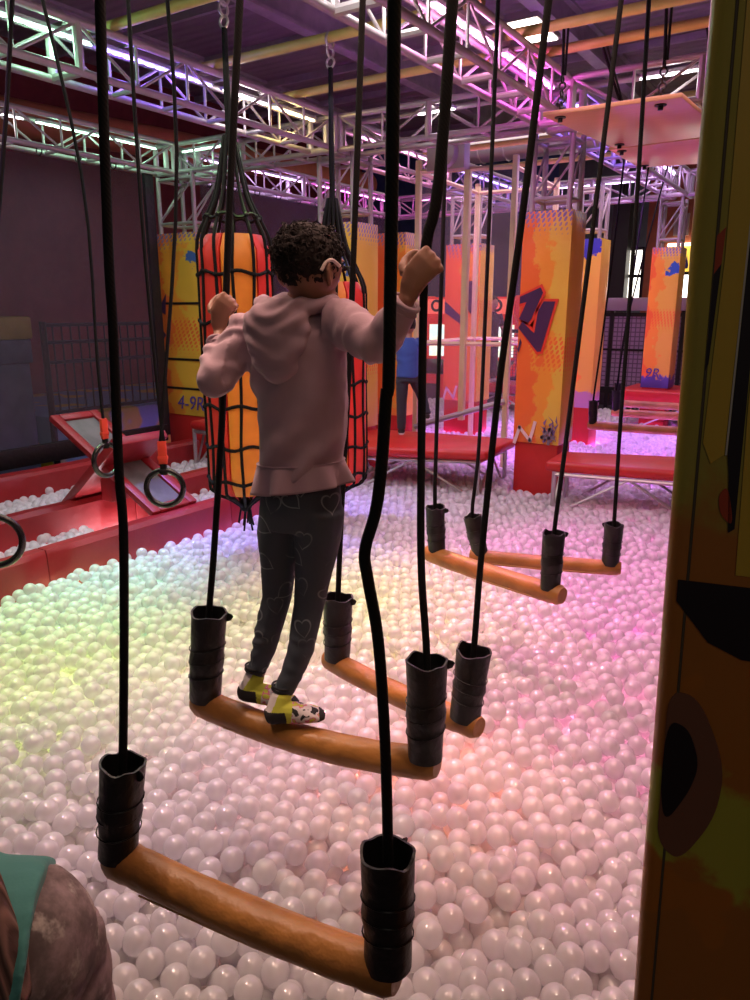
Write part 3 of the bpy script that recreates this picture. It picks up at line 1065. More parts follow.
# ------------------------------------------------------------------ dark mesh screen and what stands behind it
sc = thing('mesh_screen', 'dark see-through mesh screen hanging below the left truss', 'screen', (-6.42, 3.2, 0.3))
b = MB()
NY, NZ = 40, 16
for i in range(NY + 1):
    for j in range(NZ + 1):
        y, z = 0.6 + 5.0 * i / NY, 0.22 + 2.66 * j / NZ
        b.v.append((-6.40 + 0.025 * noise.noise(Vector((0, y * 1.1, z * 1.3))), y, z))
for i in range(NY):
    for j in range(NZ):
        a = i * (NZ + 1) + j
        b.f.append((a, a + NZ + 1, a + NZ + 2, a + 1)); b.mi.append(0)
b.build('mesh_sheet', SCREEN, sc, fix=False)
b = MB(); b.bb((-6.43, 0.6, 0.14), (-6.37, 5.62, 0.32)); plab(b.build('bottom_hem', BLACKV, sc, bevel=0.01), 'black bottom hem')
b = MB(); b.bb((-6.42, 5.55, 0.2), (-6.38, 5.66, 2.9)); plab(b.build('side_hem', BLACKV, sc), 'black side hem')
for y in np.arange(0.8, 5.6, 0.4):
    b = MB(); b.torus((-6.41, y, 2.93), 0.04, 0.006, (0, 1, 0), 12, 5); plab(b.build('tie', BLACKV, sc), 'black tie')
sc = thing('mesh_screen', 'dark see-through mesh screen farther back behind the netted bags', 'screen', (-6.42, 8.3, 0.3))
b = MB(); b.bb((-6.41, 6.35, 0.25), (-6.39, 10.3, 2.9)); b.build('mesh_sheet', SCREEN, sc)
for y in np.arange(6.5, 10.3, 0.4):
    b = MB(); b.torus((-6.41, y, 2.93), 0.04, 0.006, (0, 1, 0), 12, 5); plab(b.build('tie', BLACKV, sc), 'black tie')

rl = thing('railing', 'black upright-bar railing seen dimly through the dark mesh screen', 'railing', (-8.0, 6.3, -0.44))
for z in (0.36, 0.95, 1.18, 1.38):
    b = MB(); b.tube([(-8, 5.3, z), (-8, 7.6, z)], 0.022, 8); b.build('rail', BLACKM, rl)
for y in np.arange(5.42, 7.6, 0.12):
    b = MB(); b.tube([(-8, y, 0.36), (-8, y, 1.38)], 0.010, 6); b.build('baluster', BLACKM, rl)
for y in (5.3, 7.6):
    b = MB(); b.tube([(-8, y, -0.44), (-8, y, 1.42)], 0.04, 10); b.build('post', BLACKM, rl)
mp = thing('foam_mat', 'pale blue foam landing mat with yellow patches behind the railing', 'mat', (-9.2, 7.0, -0.44))


def mat_mat():
    g = NT('blue_mat_vinyl')
    f = g.step(g.noise(1.6, 2, g.coord()), 0.54, 0.60)
    g.base(g.mix(f, (0.20, 0.36, 0.52, 1), (0.70, 0.52, 0.05, 1)))
    return g.m


b = MB(); b.bb((-10.6, 5.35, -0.44), (-8.1, 9.6, 0.30)); b.build('mat_body', mat_mat(), mp, bevel=0.04)
cr = MB(); cr.bb((-8.9, 4.2, -0.44), (-8.2, 5.22, 0.95)); cr.bb((-8.93, 4.17, 0.95), (-8.17, 5.25, 1.22))
tag(cr.build('padded_block', mat('slate_blue_vinyl', (0.10, 0.14, 0.20), 0.5, var=0.15), org=(-8.5, 4.7, -0.44), bevel=0.02), 'slate blue padded block behind the mesh screen at the left edge', 'padded block')
yb = MB(); yb.bb((-8.95, 4.15, 1.22), (-8.15, 5.27, 1.48))
tag(yb.build('padded_bar', mat('yellow_vinyl', (0.42, 0.30, 0.05), 0.5, var=0.1), org=(-8.5, 4.7, 1.22), bevel=0.03), 'mustard yellow padded bar on the slate blue block at the left edge', 'padded bar')

# ------------------------------------------------------------------ black railing at the back right
fn = thing('railing', 'black perforated panel railing below the bright back windows', 'railing', (-2.4, 12.6, -0.44))


def perf_mat():
    g = NT('perforated_panel')
    oc = g.coord()
    sp = g.n('ShaderNodeSeparateXYZ'); g.t.links.new(oc, sp.inputs[0])
    a = g.math('ABSOLUTE', g.math('SUBTRACT', g.math('FRACT', g.math('MULTIPLY', sp.outputs[0], 14)), 0.5))
    c_ = g.math('ABSOLUTE', g.math('SUBTRACT', g.math('FRACT', g.math('MULTIPLY', sp.outputs[2], 14)), 0.5))
    d = g.math('MAXIMUM', a, c_)
    g.base(g.mix(g.step(d, 0.36, 0.42), (0.30, 0.22, 0.30, 1), (0.10, 0.07, 0.10, 1)))
    g.b.inputs['Roughness'].default_value = 0.5
    return g.m


PERF = perf_mat()
for i in range(4):
    x0 = -4.6 + i * 1.1
    b = MB(); b.bb((x0 + 0.03, 12.58, 0.30), (x0 + 1.07, 12.60, 1.48)); b.build('panel', PERF, fn)
    b = MB(); b.bb((x0 - 0.03, 12.56, -0.44), (x0 + 0.03, 12.62, 1.62)); b.build('post', BLACKM, fn)
for z, h in ((0.26, 0.10), (0.92, 0.035), (1.48, 0.06)):
    b = MB(); b.bb((-4.63, 12.55, z - h / 2), (-0.2, 12.63, z + h / 2)); b.build('rail', BLACKM, fn)
b = MB(); b.bb((-4.63, 12.52, 1.54), (-0.2, 12.66, 1.74)); b.build('top_ledge', mat('grey_ledge', (0.36, 0.29, 0.33), 0.4), fn, bevel=0.01)

# net gate between clear box and pillar (small black frame with mesh)
gt = thing('net_gate', 'small black framed net gate in front of the red arcade machines', 'gate', (-4.9, 11.0, 0.3))
b = MB()
for p, q in (((-4.95, 0.42), (-4.95, 1.22)), ((-4.95, 1.22), (-4.35, 1.22)), ((-4.35, 1.22), (-4.35, 0.42)), ((-4.35, 0.46), (-4.95, 0.46))):
    b.tube([(p[0], 11.5, p[1]), (q[0], 11.5, q[1])], 0.03, 8)
b.build('gate_frame', BLACKM, gt)
b = MB()
for k in range(1, 12):
    b.tube([(-4.95 + k * 0.05, 11.5, 0.45), (-4.95 + k * 0.05, 11.5, 1.2)], 0.004, 4)
for k in range(1, 16):
    b.tube([(-4.95, 11.5, 0.45 + k * 0.05), (-4.35, 11.5, 0.45 + k * 0.05)], 0.004, 4)
b.build('gate_net', BLACKV, gt)

# ------------------------------------------------------------------ arcade machines
def arcade(label, x, y, rot, body, screen_em, w=0.72, h=2.25, marq=(0.9, 0.15, 0.1)):
    T = thing('arcade_machine', label, 'arcade machine', (x, y, -0.44), 'arcade machines in the hall')
    z0 = -0.44
    b = MB()
    side = [(0, 0), (0.75, 0), (0.75, 0.80), (0.62, 0.95), (0.40, 1.05), (0.34, 1.75), (0.55, 1.92), (0.55, h - 0.1), (0.45, h), (0, h)]
    for sx in (-w / 2, w / 2 - 0.04):
        b = MB(); b.prism([(-p[0], p[1]) for p in side], (x + sx, y, z0), (0, 1, 0), (0, 0, 1), (0.04, 0, 0)); b.build('side_panel', body, T, bevel=0.008)
    b = MB()
    b.bb((x - w / 2 + .04, y - 0.72, z0), (x + w / 2 - .04, y - 0.02, z0 + 0.8)); b.bb((x - w / 2 + .04, y - 0.32, z0 + 0.8), (x + w / 2 - .04, y - 0.02, z0 + h - 0.02))
    b.build('cabinet', body, T)
    b = MB(); b.bb((x - w / 2 + .10, y - 0.345, z0 + 1.12), (x + w / 2 - .10, y - 0.315, z0 + 1.72)); b.build('screen', screen_em, T)
    b = MB(); b.prism([(-0.70, 0.80), (-0.60, 0.96), (-0.34, 1.06), (-0.34, 0.80)], (x - w / 2 + .04, y, z0), (0, 1, 0), (0, 0, 1), (w - .08, 0, 0)); b.build('control_panel', BLACKM, T)
    b = MB(); b.bb((x - w / 2 + .04, y - 0.56, z0 + 1.92), (x + w / 2 - .04, y - 0.3, z0 + h - 0.06)); mq = b.build('marquee', mat('marquee_%d' % int(marq[0] * 99 + marq[2] * 999), marq, 0.4, emit=marq, es=0.8), T)
    b = MB(); b.torus((x, y - 0.57, z0 + 2.07), 0.09, 0.025, (0, 1, 0), 20, 8); b.build('round_badge', mat('badge_dark', (0.05, 0.03, 0.03), 0.4), mq)
    b = MB(); b.bb((x - 0.16, y - 0.735, z0 + 0.2), (x + 0.16, y - 0.715, z0 + 0.62)); b.build('coin_door', mat('coin_door_grey', (0.12, 0.11, 0.12), 0.4, 0.4), T)
    return T


RCAB = mat('arcade_red', (0.75, 0.05, 0.035), 0.35, emit=(1.0, 0.08, 0.04), es=0.12)
DCAB = mat('arcade_dark', (0.04, 0.03, 0.06), 0.4)


def screen(name, cols, es):
    g = NT(name)
    f = g.noise(7, 3, g.coord())
    cc = g.mix(g.step(f, 0.42, 0.58), c4(cols[0]), c4(cols[1]))
    g.set(g.b, 'Emission_Color', cc)
    g.b.inputs['Emission Strength'].default_value = es
    g.base((0.02, 0.02, 0.02, 1))
    return g.m


arcade('bright red arcade machine with a pale screen between the clear box and the pillar', -5.75, 13.6, 0, RCAB, screen('screen_pale', ((0.75, 0.95, 0.55), (0.9, 0.9, 0.95)), 1.6))
arcade('second bright red arcade machine, close right of the first', -4.95, 13.6, 0, RCAB, screen('screen_cool', ((0.6, 0.85, 0.7), (0.9, 0.95, 0.9)), 1.6))
arcade('red arcade machine with a white screen behind the clear acrylic box', -6.9, 13.4, 0, RCAB, screen('screen_white', ((0.9, 0.85, 0.6), (0.6, 0.8, 0.8)), 1.5))
arcade('dark arcade machine with a glowing orange ring behind the boy in blue', -7.75, 13.2, 0, DCAB, screen('screen_violet', ((0.5, 0.2, 0.8), (0.15, 0.1, 0.3)), 0.8), marq=(0.25, 0.05, 0.3))
rg = MB(); rg.torus((-7.35, 12.28, 0.95), 0.10, 0.012, (0, 1, 0), 24, 8); rg.bb((-7.48, 12.30, 0.80), (-7.22, 12.36, 1.1)); rg.bb((-7.39, 12.30, -0.44), (-7.31, 12.36, 0.82))
tag(rg.build('ring_light', mat('orange_neon', (0.9, 0.4, 0.2), 0.4, emit=(1.0, 0.45, 0.25), es=1.8), org=(-7.35, 12.33, -0.44)), 'small glowing orange ring on a post behind the boy in blue', 'light')
arcade('dark arcade machine outlined in purple neon, seen just right of the netted bags', -8.7, 12.9, 0, DCAB, screen('screen_red', ((0.8, 0.15, 0.15), (0.1, 0.05, 0.15)), 0.8), marq=(0.35, 0.1, 0.5))
nn = MB()
nn.tube([(-9.05, 12.1, 0.5), (-9.05, 12.1, 1.35), (-8.65, 12.1, 1.6), (-8.35, 12.1, 1.35), (-8.35, 12.1, 0.5), (-9.05, 12.1, 0.5)], 0.018, 8)
nn.tube([(-9.0, 12.1, -0.44), (-9.05, 12.1, 0.5)], 0.02, 8); nn.tube([(-8.4, 12.1, -0.44), (-8.35, 12.1, 0.5)], 0.02, 8)
tag(nn.build('neon_frame', mat('purple_neon', (0.5, 0.1, 0.9), 0.4, emit=(0.55, 0.10, 1.0), es=3.5), org=(-8.7, 12.1, -0.44)), 'purple neon tube frame standing in front of a dark arcade machine', 'neon light')

# ------------------------------------------------------------------ clear climbing box with cream frame
bx = thing('climbing_box', 'clear acrylic climbing box with a cream frame beside the boy in blue', 'climbing box', (-3.6, 7.6, -0.3))
X0, X1, Y0b, Y1b = -3.78, -3.10, 6.72, 8.45
posts = [(-3.80, 6.75), (-3.22, 7.6), (-3.72, 8.4)]
A_, B_, C_, D_ = (-3.85, 6.75), (-2.95, 7.0), (-3.05, 8.4), (-3.95, 8.3)
q4 = [A_, B_, C_, D_]
for p in q4:
    b = MB(); b.bb((p[0] - 0.026, p[1] - 0.026, -0.36), (p[0] + 0.026, p[1] + 0.026, 2.95)); b.build('post', CREAM, bx, bevel=0.005)
b = MB(); mid = ((A_[0] + B_[0]) / 2 + 0.02, (A_[1] + B_[1]) / 2); b.bb((mid[0] - 0.03, mid[1] - 0.03, 0.45), (mid[0] + 0.03, mid[1] + 0.03, 2.85)); b.build('post', CREAM, bx, bevel=0.005)
for k in range(4):
    p, q = q4[k], q4[(k + 1) % 4]
    for z in (1.22, 2.85):
        b = MB(); b.tube([(p[0], p[1], z), (q[0], q[1], z)], 0.022, 4); b.build('rail', CREAM, bx)
    d = Vector((q[0] - p[0], q[1] - p[1])); L = d.length; d.normalize()
    zz = (0.42, 0.62) if k == 0 else (0.45, 0.45)
    b = MB(); b.prism([(0.03, zz[0]), (L - 0.03, zz[1]), (L - 0.03, 2.82), (0.03, 2.82)], (p[0], p[1], 0), (d.x, d.y, 0), (0, 0, 1), (-d.y * 0.008, d.x * 0.008, 0)); plab(b.build('acrylic_sheet', PLEXI, bx, smooth=False), 'clear acrylic sheet')
b = MB(); b.tube([(A_[0], A_[1] - 0.02, 0.36), (B_[0], B_[1] - 0.02, 0.66)], 0.03, 8); plab(b.build('slanted_foot_rail', TRUSS, bx), 'pale slanted foot rail')
# reel on top of the box
b = MB(); b.tube([(-3.55, 6.75, 2.98), (-3.55, 6.63, 2.98)], 0.14, 20); b.bb((-3.75, 6.72, 2.84), (-3.35, 6.84, 3.14)); plab(b.build('winch_plate', TRUSS, bx, bevel=0.005), 'white winch plate')

# ------------------------------------------------------------------ trapeze swings
def catmull(pts, n=5):
    return spline(pts, n)


def swing(label, A, B, ropeA, ropeB, r=0.042, sag=0.012, seed=0, ext=0.045, sr=0.044, hang=3.275, upper=False):
    A, B = Vector(A), Vector(B)
    T = thing('trapeze_swing', label, 'trapeze swing', tuple((A + B) / 2), 'trapeze swings over the ball pit')
    d = (B - A).normalized()
    a, c = A - d * ext, B + d * ext
    side = Vector((-d.y, d.x, 0))
    K, S = 40, 20
    rs = []
    for k in range(K + 1):
        t = k / K
        p = a.lerp(c, t) - Vector((0, 0, 1)) * (sag * 4 * t * (1 - t)) + side * (0.004 * math.sin(5 * t + seed))
        cap = 1.0
        e = min(t, 1 - t) * (c - a).length
        if e < 0.014:
            cap = 0.80 + 0.20 * (e / 0.014)
        # wrap seams near the sleeves and soft creases
        ring = []
        for j in range(S):
            ph = 2 * math.pi * j / S
            q = Vector((p.x * 9 + seed, p.y * 9, ph * 0.9))
            rr = r * cap * (1 + 0.05 * noise.noise(q) + 0.03 * noise.noise(q * 2.7))
            if 0.05 < e < 0.062:
                rr *= 1.03
            if 0.062 < e < 0.075:
                rr *= 0.98
            ring.append(p + side * (rr * math.cos(ph)) + Vector((0, 0, 1)) * (rr * math.sin(ph)))
        rs.append(ring)
    m = MB(); m.rings(rs)
    bar = m.build('bar', TAN, T, angle=60)
    m = MB()
    s0, s1 = a.lerp(c, 0.16), a.lerp(c, 0.84)
    m.tube([s0 + side * (-r * 0.86) - Vector((0, 0, r * 0.55 + sag * 0.5)), (s0 + s1) / 2 + side * (-r * 0.88) - Vector((0, 0, r * 0.52 + sag)), s1 + side * (-r * 0.86) - Vector((0, 0, r * 0.55 + sag * 0.5))], 0.0022, 5)
    plab(m.build('seam', mat('tan_seam', (0.62, 0.34, 0.13), 0.5), bar), 'pale seam along the wrap')
    for P, rp, sd in ((A, ropeA, -1), (B, ropeB, 1)):
        top = Vector(rp[0])
        base = P + Vector((0, 0, r * 0.35))
        # the sleeve: a loose vinyl tube with an open, uneven top
        rs = []
        K2, S2 = 16, 32
        ax = (top - base)
        h = ax.length
        ax.normalize()
        fx = Vector((1, 0, 0)) - ax * ax.x
        fx.normalize()
        fy = ax.cross(fx)
        ph0 = random.random() * 6
        for k in range(K2 + 1):
            t = k / K2
            ring = []
            for j in range(S2):
                ph = 2 * math.pi * j / S2
                w = 0.0030 * noise.noise(Vector((math.cos(ph) * 1.1 + seed * 3 + sd, math.sin(ph) * 1.1, t * 3)))
                band = 0.0025 if 0.42 < t < 0.52 else 0.0
                rr = sr * (0.90 + 0.12 * t) + w + band
                if k == K2:
                    rr *= 1.03
                hh = h * t
                if k >= K2 - 1:
                    hh += 0.014 * noise.noise(Vector((math.cos(ph) * 1.2 + seed + sd * 4, math.sin(ph) * 1.6, 0)))
                ring.append(base + ax * hh + fx * (rr * math.cos(ph)) + fy * (rr * math.sin(ph)))
            rs.append(ring)
        inner = [[p + (base + ax * (h * t) - p) * 0.10 for p in ring] for ring, t in ((rs[-1], 1.0), (rs[-3], 0.86), (rs[-6], 0.66))]
        m = MB(); m.rings(rs + inner, caps=True)
        # loose flap at the rim
        pf = rs[-1][int(ph0 * 3) % S2]
        out = (pf - (base + ax * h)).normalized()
        m.prism([(-0.003, -0.014), (0.008, -0.010), (0.014, 0.002), (0.009, 0.008), (-0.003, 0.012)], pf - ax * 0.012, out, ax, fx.cross(out) * 0.002 + Vector((0.002, 0.002, 0)))
        slv = m.build('sleeve', BLACKV, T, angle=50)
        m = MB()
        for t in (0.30, 0.47, 0.62):
            m.tube([base + ax * (h * (t + 0.035 * math.sin(2 * math.pi * j / 20 + ph0))) + (fx * math.cos(2 * math.pi * j / 20) + fy * math.sin(2 * math.pi * j / 20)) * (sr * (0.905 + 0.12 * t) + 0.0022) for j in range(21)], 0.0016, 5)
        m.build('tape_edge', BLACKM, slv)
        pts = [base + ax * (h * 0.15)] + [Vector(p) for p in rp]
        end = pts[-1]
        pts[-1] = Vector((end.x, end.y, hang))
        m = MB(); cp = catmull(pts, 5); m.tube(cp, [0.0092 + (0.003 if (upper and q.z > 1.66) else 0.0) for q in cp] if sd > 0 else 0.0092, 10); m.build('rope', ROPE, T)
    return T


swing('nearest empty trapeze bar with black sleeves at the bottom of the view', (-1.201, 0.837, 0.4), (-0.566, 0.919, 0.4),
      [[-1.184, 0.86, 0.633], [-1.16, 0.891, 1.095], [-1.158, 0.894, 1.255], [-1.151, 0.903, 1.515], [-1.144, 0.912, 1.817], [-1.095, 0.975, 3.28]],
      [[-0.567, 0.919, 0.65], [-0.572, 0.916, 0.866], [-0.581, 0.909, 1.044], [-0.594, 0.9, 1.145], [-0.598, 0.898, 1.194], [-0.582, 0.909, 1.273], [-0.572, 0.915, 1.423], [-0.567, 0.919, 1.631], [-0.556, 0.925, 3.28]], 0.041, 0.012, 1, 0.022, 0.046)
swing('trapeze bar the child in the mauve hoodie is standing on', (-1.484, 1.376, 0.43), (-0.797, 1.47, 0.43),
      [[-1.465, 1.396, 0.715], [-1.448, 1.412, 0.899], [-1.419, 1.44, 1.264], [-1.401, 1.458, 1.575], [-1.374, 1.484, 1.979], [-1.279, 1.576, 3.28]],
      [[-0.797, 1.47, 0.715], [-0.813, 1.461, 0.974], [-0.816, 1.459, 1.309], [-0.816, 1.459, 1.58], [-0.812, 1.461, 1.69], [-0.783, 1.477, 1.947], [-0.733, 1.504, 3.28]], 0.042, 0.030, 2, 0.034, 0.050, upper=True)
swing('empty trapeze bar just beyond the one the child stands on', (-1.392, 1.912, 0.36), (-0.845, 1.803, 0.36),
      [[-1.387, 1.916, 0.602], [-1.373, 1.926, 0.943], [-1.342, 1.947, 1.58], [-1.28, 1.99, 3.28]],
      [[-0.828, 1.811, 0.595], [-0.818, 1.815, 0.871], [-0.789, 1.827, 1.372], [-0.747, 1.844, 1.859], [-0.647, 1.886, 3.28]], 0.038, 0.012, 3, 0.05, 0.049)
swing('empty trapeze bar in the middle of the pit, nearer of the crossed pair', (-1.554, 2.946, 0.43), (-0.941, 2.779, 0.43),
      [[-1.566, 2.939, 0.664], [-1.567, 2.939, 0.933], [-1.557, 2.944, 1.997], [-1.547, 2.95, 3.28]],
      [[-0.939, 2.78, 0.683], [-0.919, 2.786, 1.022], [-0.878, 2.799, 1.761], [-0.796, 2.825, 3.28]], 0.042, 0.008, 4, 0.06)
swing('empty trapeze bar in the middle of the pit, farther of the crossed pair', (-1.463, 3.233, 0.36), (-0.872, 3.421, 0.36),
      [[-1.505, 3.213, 0.566], [-1.483, 3.223, 0.994], [-1.475, 3.227, 2.227], [-1.471, 3.229, 3.28]],
      [[-0.87, 3.422, 0.574], [-0.878, 3.42, 1.02], [-0.882, 3.419, 1.55], [-0.89, 3.416, 2.196], [-0.915, 3.41, 3.28]], 0.036, 0.008, 5, 0.05)
for i, (x0, y0, x1, y1, z, lab) in enumerate(((-2.13, 7.25, -1.2, 7.35, 0.45, 'far trapeze bar nearest beyond the right red platform'),
                                              (-2.2, 8.32, -1.25, 8.45, 0.45, 'second far trapeze bar beyond the right red platform'),
                                              (-2.42, 9.2, -1.4, 9.3, 0.45, 'third far trapeze bar beyond the right red platform'))):
    swing(lab, (x0, y0, z), (x1, y1, z), [[x0 - 0.01, y0, z + 0.24], [x0 + 0.04, y0, z + 1.0], [max(-2.05, x0 + 0.13), y0 + 0.0, 3.28]], [[x1, y1, z + 0.24], [x1, y1, z + 1.0], [x1 + 0.05, y1 - 0.1, 3.28]], 0.043, 0.004, 8 + i)

# ------------------------------------------------------------------ hanging boards
def board(label, poly, z, hooks, hz):
    cx = sum(p[0] for p in poly) / 4; cy = sum(p[1] for p in poly) / 4
    T = thing('hanging_board', label, 'hanging board', (cx, cy, z), 'varnished boards hung from the yellow pipes')
    b = MB(); b.prism(poly, (0, 0, z), (1, 0, 0), (0, 1, 0), (0, 0, 0.028)); b.build('plank', PLY, T, bevel=0.006)
    for (x, y, px, py) in hooks:
        b = MB(); b.tube([(x, y, z - 0.012), (x, y, z + 0.05)], 0.014, 8); b.tube([(x, y, z - 0.006), (x, y, z)], 0.036, 14); b.tube([(x, y, z - 0.03), (x, y, z - 0.006)], 0.016, 6)
        b.torus((x, y, z + 0.07), 0.02, 0.006, (1, 0, 0), 14, 6); plab(b.build('eye_bolt', BLACKM, T), 'black bolt')
        b = MB()
        for k in range(4):
            b.torus((x, y, z + 0.10 + k * 0.04), 0.021, 0.0065, (1, 0, 0) if k % 2 else (0, 1, 0), 12, 6)
        plab(b.build('chain', BLACKM, T), 'black chain links')
        b = MB(); b.tube([(x, y, z + 0.24), (px, py, 3.275)], 0.010, 8); b.tube([(x + 0.015, y, z + 0.24), (px + 0.03, py, 3.275)], 0.008, 8); b.build('rope', ROPE, T)
    return T


board('varnished board nearer of the two hung at upper right', [(-1.92, 4.95), (-1.08, 4.97), (-1.02, 6.12), (-1.80, 6.18)], 2.75,
      [(-1.83, 5.03, -1.83, 5.0), (-1.22, 5.07, -1.22, 5.0), (-1.73, 6.05, -1.73, 5.45), (-1.08, 6.0, -1.08, 5.45)], 3.27)
board('varnished board just beyond the nearer one at upper right', [(-1.86, 6.22), (-1.02, 6.17), (-1.05, 7.25), (-1.85, 7.10)], 2.75,
      [(-1.78, 6.30, -1.78, 7.1), (-1.1, 6.27, -1.1, 7.1), (-1.78, 7.02, -1.78, 7.1), (-1.1, 7.08, -1.1, 7.1)], 3.27)

# ------------------------------------------------------------------ netted bags
ORANGE = mat('orange_foam_vinyl', (0.85, 0.27, 0.03), 0.42, var=0.08, bump=0.2, bs=9)
REDF = mat('red_foam_vinyl', (0.80, 0.05, 0.035), 0.42, var=0.08, bump=0.2, bs=9)


def net_bag(label, cx, cy, z0, z1, R, py, ph, hz=3.275, order=(0, 1, 1, 0, 0, 1, 1, 0)):
    T = thing('netted_bag', label, 'netted bag', (cx, cy, z0), 'red and orange bags in rope nets')
    n = 6
    H_ = z1 - z0
    ang = [ph + 2 * math.pi * k / n for k in range(n)]
    for k in range(n):
        a0, a1 = ang[k] + 0.03, ang[(k + 1) % n] - 0.03
        if a1 < a0:
            a1 += 2 * math.pi
        rs = []
        for i in range(19):
            t = i / 18
            e = min(t, 1 - t) * H_
            sc_ = 1.0 if e > 0.09 else math.sqrt(max(0.0, 1 - ((0.09 - e) / 0.09) ** 2)) * 0.25 + 0.75
            ring = []
            p0 = Vector((math.cos(a0), math.sin(a0), 0)) * R * sc_
            p1 = Vector((math.cos(a1), math.sin(a1), 0)) * R * sc_
            nr = ((p0 + p1) / 2).normalized()
            for j in range(9):
                s = j / 8
                puff = 0.022 * (1 - (2 * s - 1) ** 4)
                wr = 0.004 * noise.noise(Vector((k * 3 + s * 2, t * 9, 0)))
                ring.append(Vector((cx, cy, z0 + H_ * t)) + p0.lerp(p1, s) + nr * (puff + wr))
            ring.append(Vector((cx, cy, z0 + H_ * t)) + p1 * 0.55)
            ring.append(Vector((cx, cy, z0 + H_ * t)) + p0 * 0.55)
            rs.append(ring)
        m = MB(); m.rings(rs)
        o = m.build('foam_panel', ORANGE if order[k] else REDF, T, angle=50)
        plab(o, 'orange foam panel' if order[k] else 'red foam panel')
    m = MB()
    m.tube([(cx, cy, z0 + 0.03), (cx, cy, z1 - 0.03)], R * 0.60, 16)
    plab(m.build('core', REDF, T), 'red foam core')
    # rope net
    m = MB()
    nv = 12
    Rn = R * 0.99
    top = Vector((cx, cy, z1 + 0.55))
    rows = [z0 + H_ * q for q in (0.06, 0.20, 0.36, 0.52, 0.68, 0.86)]

    def rad(th):
        # octagon radius with puffed sides
        q = ((th - ph) / (2 * math.pi / n)) % 1.0
        return Rn * math.cos(math.pi / n) / math.cos((q - 0.5) * 2 * math.pi / n) + 0.022 * (1 - (2 * q - 1) ** 4) + 0.007

    for k in range(nv):
        th = 2 * math.pi * k / nv + 0.2
        rr = rad(th)
        dr = Vector((math.cos(th), math.sin(th), 0))
        pts = [Vector((cx, cy, z0 - 0.10)) + dr * 0.03, Vector((cx, cy, z0 - 0.035)) + dr * rr * 0.55, Vector((cx, cy, z0 + 0.01)) + dr * rr * 0.93, Vector((cx, cy, z0 + 0.07)) + dr * rr]
        for z in rows[1:]:
            wob = 0.05 * math.sin(k * 2.1 + z * 5)
            d2 = Vector((math.cos(th + wob), math.sin(th + wob), 0))
            pts.append(Vector((cx, cy, z)) + d2 * rad(th + wob))
        pts += [Vector((cx, cy, z1 - 0.03)) + dr * rr * 0.98, Vector((cx, cy, z1 + 0.10)) + dr * rr * 0.72, Vector((cx, cy, z1 + 0.25)) + dr * rr * 0.42, Vector((cx, cy, z1 + 0.55)) + dr * 0.03]
        m.tube(spline(pts, 3), 0.0105, 6)
    for z in rows + [z1 + 0.10]:
        sc_ = 0.72 if z > z1 else 1.0
        ring = []
        for k in range(49):
            th = 2 * math.pi * k / 48
            ring.append(Vector((cx, cy, z + 0.012 * math.sin(th * 6 + z * 7))) + Vector((math.cos(th), math.sin(th), 0)) * rad(th) * sc_)
        m.tube(ring, 0.0105, 6)
        for k in range(nv):
            th = 2 * math.pi * k / nv + 0.2
            wob = 0.05 * math.sin(k * 2.1 + z * 5) if rows[1] <= z <= rows[-1] else 0
            m.ell(Vector((cx, cy, z + 0.012 * math.sin((th + wob) * 6 + z * 7))) + Vector((math.cos(th + wob), math.sin(th + wob), 0)) * (rad(th + wob) * sc_ + 0.003), (0.016, 0.016, 0.016), None, 8, 6)
    plab(m.build('rope_net', ROPE, T), 'black knotted rope net')
    m = MB()
    for k in range(5):
        a = k * 1.26
        m.tube([(cx + 0.012 * math.cos(a), cy + 0.012 * math.sin(a), z1 + 0.50), (cx + 0.010 * math.cos(a + 1), cy + 0.010 * math.sin(a + 1), z1 + 0.75), (cx + 0.006 * math.cos(a + 2), cy + 0.006 * math.sin(a + 2), hz - 0.18)], 0.011, 6)
    m.build('hanging_rope', ROPE, T)
    m = MB(); m.torus((cx, cy, hz - 0.15), 0.03, 0.008, (0, 1, 0), 16, 6); m.torus((cx, cy, hz - 0.085), 0.035, 0.008, (1, 0, 0), 16, 6); m.torus((cx, cy, hz - 0.02), 0.045, 0.009, (1, 0, 0), 16, 6)
    plab(m.build('shackle', STEEL, T), 'steel shackle')
    m = MB()
    for k in range(9):
        a = random.uniform(0, 6.28); L = random.uniform(0.08, 0.20)
        m.tube(spline([(cx, cy, z0 - 0.07), (cx + 0.03 * math.cos(a), cy + 0.03 * math.sin(a), z0 - 0.12), (cx + 0.05 * math.cos(a + .4), cy + 0.05 * math.sin(a + .4), z0 - 0.10 - L)], 3), 0.007, 5)
    m.ell((cx, cy, z0 - 0.09), (0.045, 0.045, 0.05), None, 10, 8)
    plab(m.build('tassel', ROPE, T), 'frayed black rope ends')
    return T


net_bag('red and orange bag in a black rope net, nearer of the two', -3.275, 3.5, 0.40, 1.985, 0.215, 3.5, 0.87, order=(1, 0, 1, 0, 1, 0))
net_bag('red and orange bag in a black rope net, farther one right of the child', -3.19, 4.4, 0.30, 1.74, 0.225, 4.4, 0.52, order=(1, 0, 1, 0, 1, 0))

# ------------------------------------------------------------------ gym rings
WEB = mat('red_webbing', (0.75, 0.06, 0.03), 0.7)


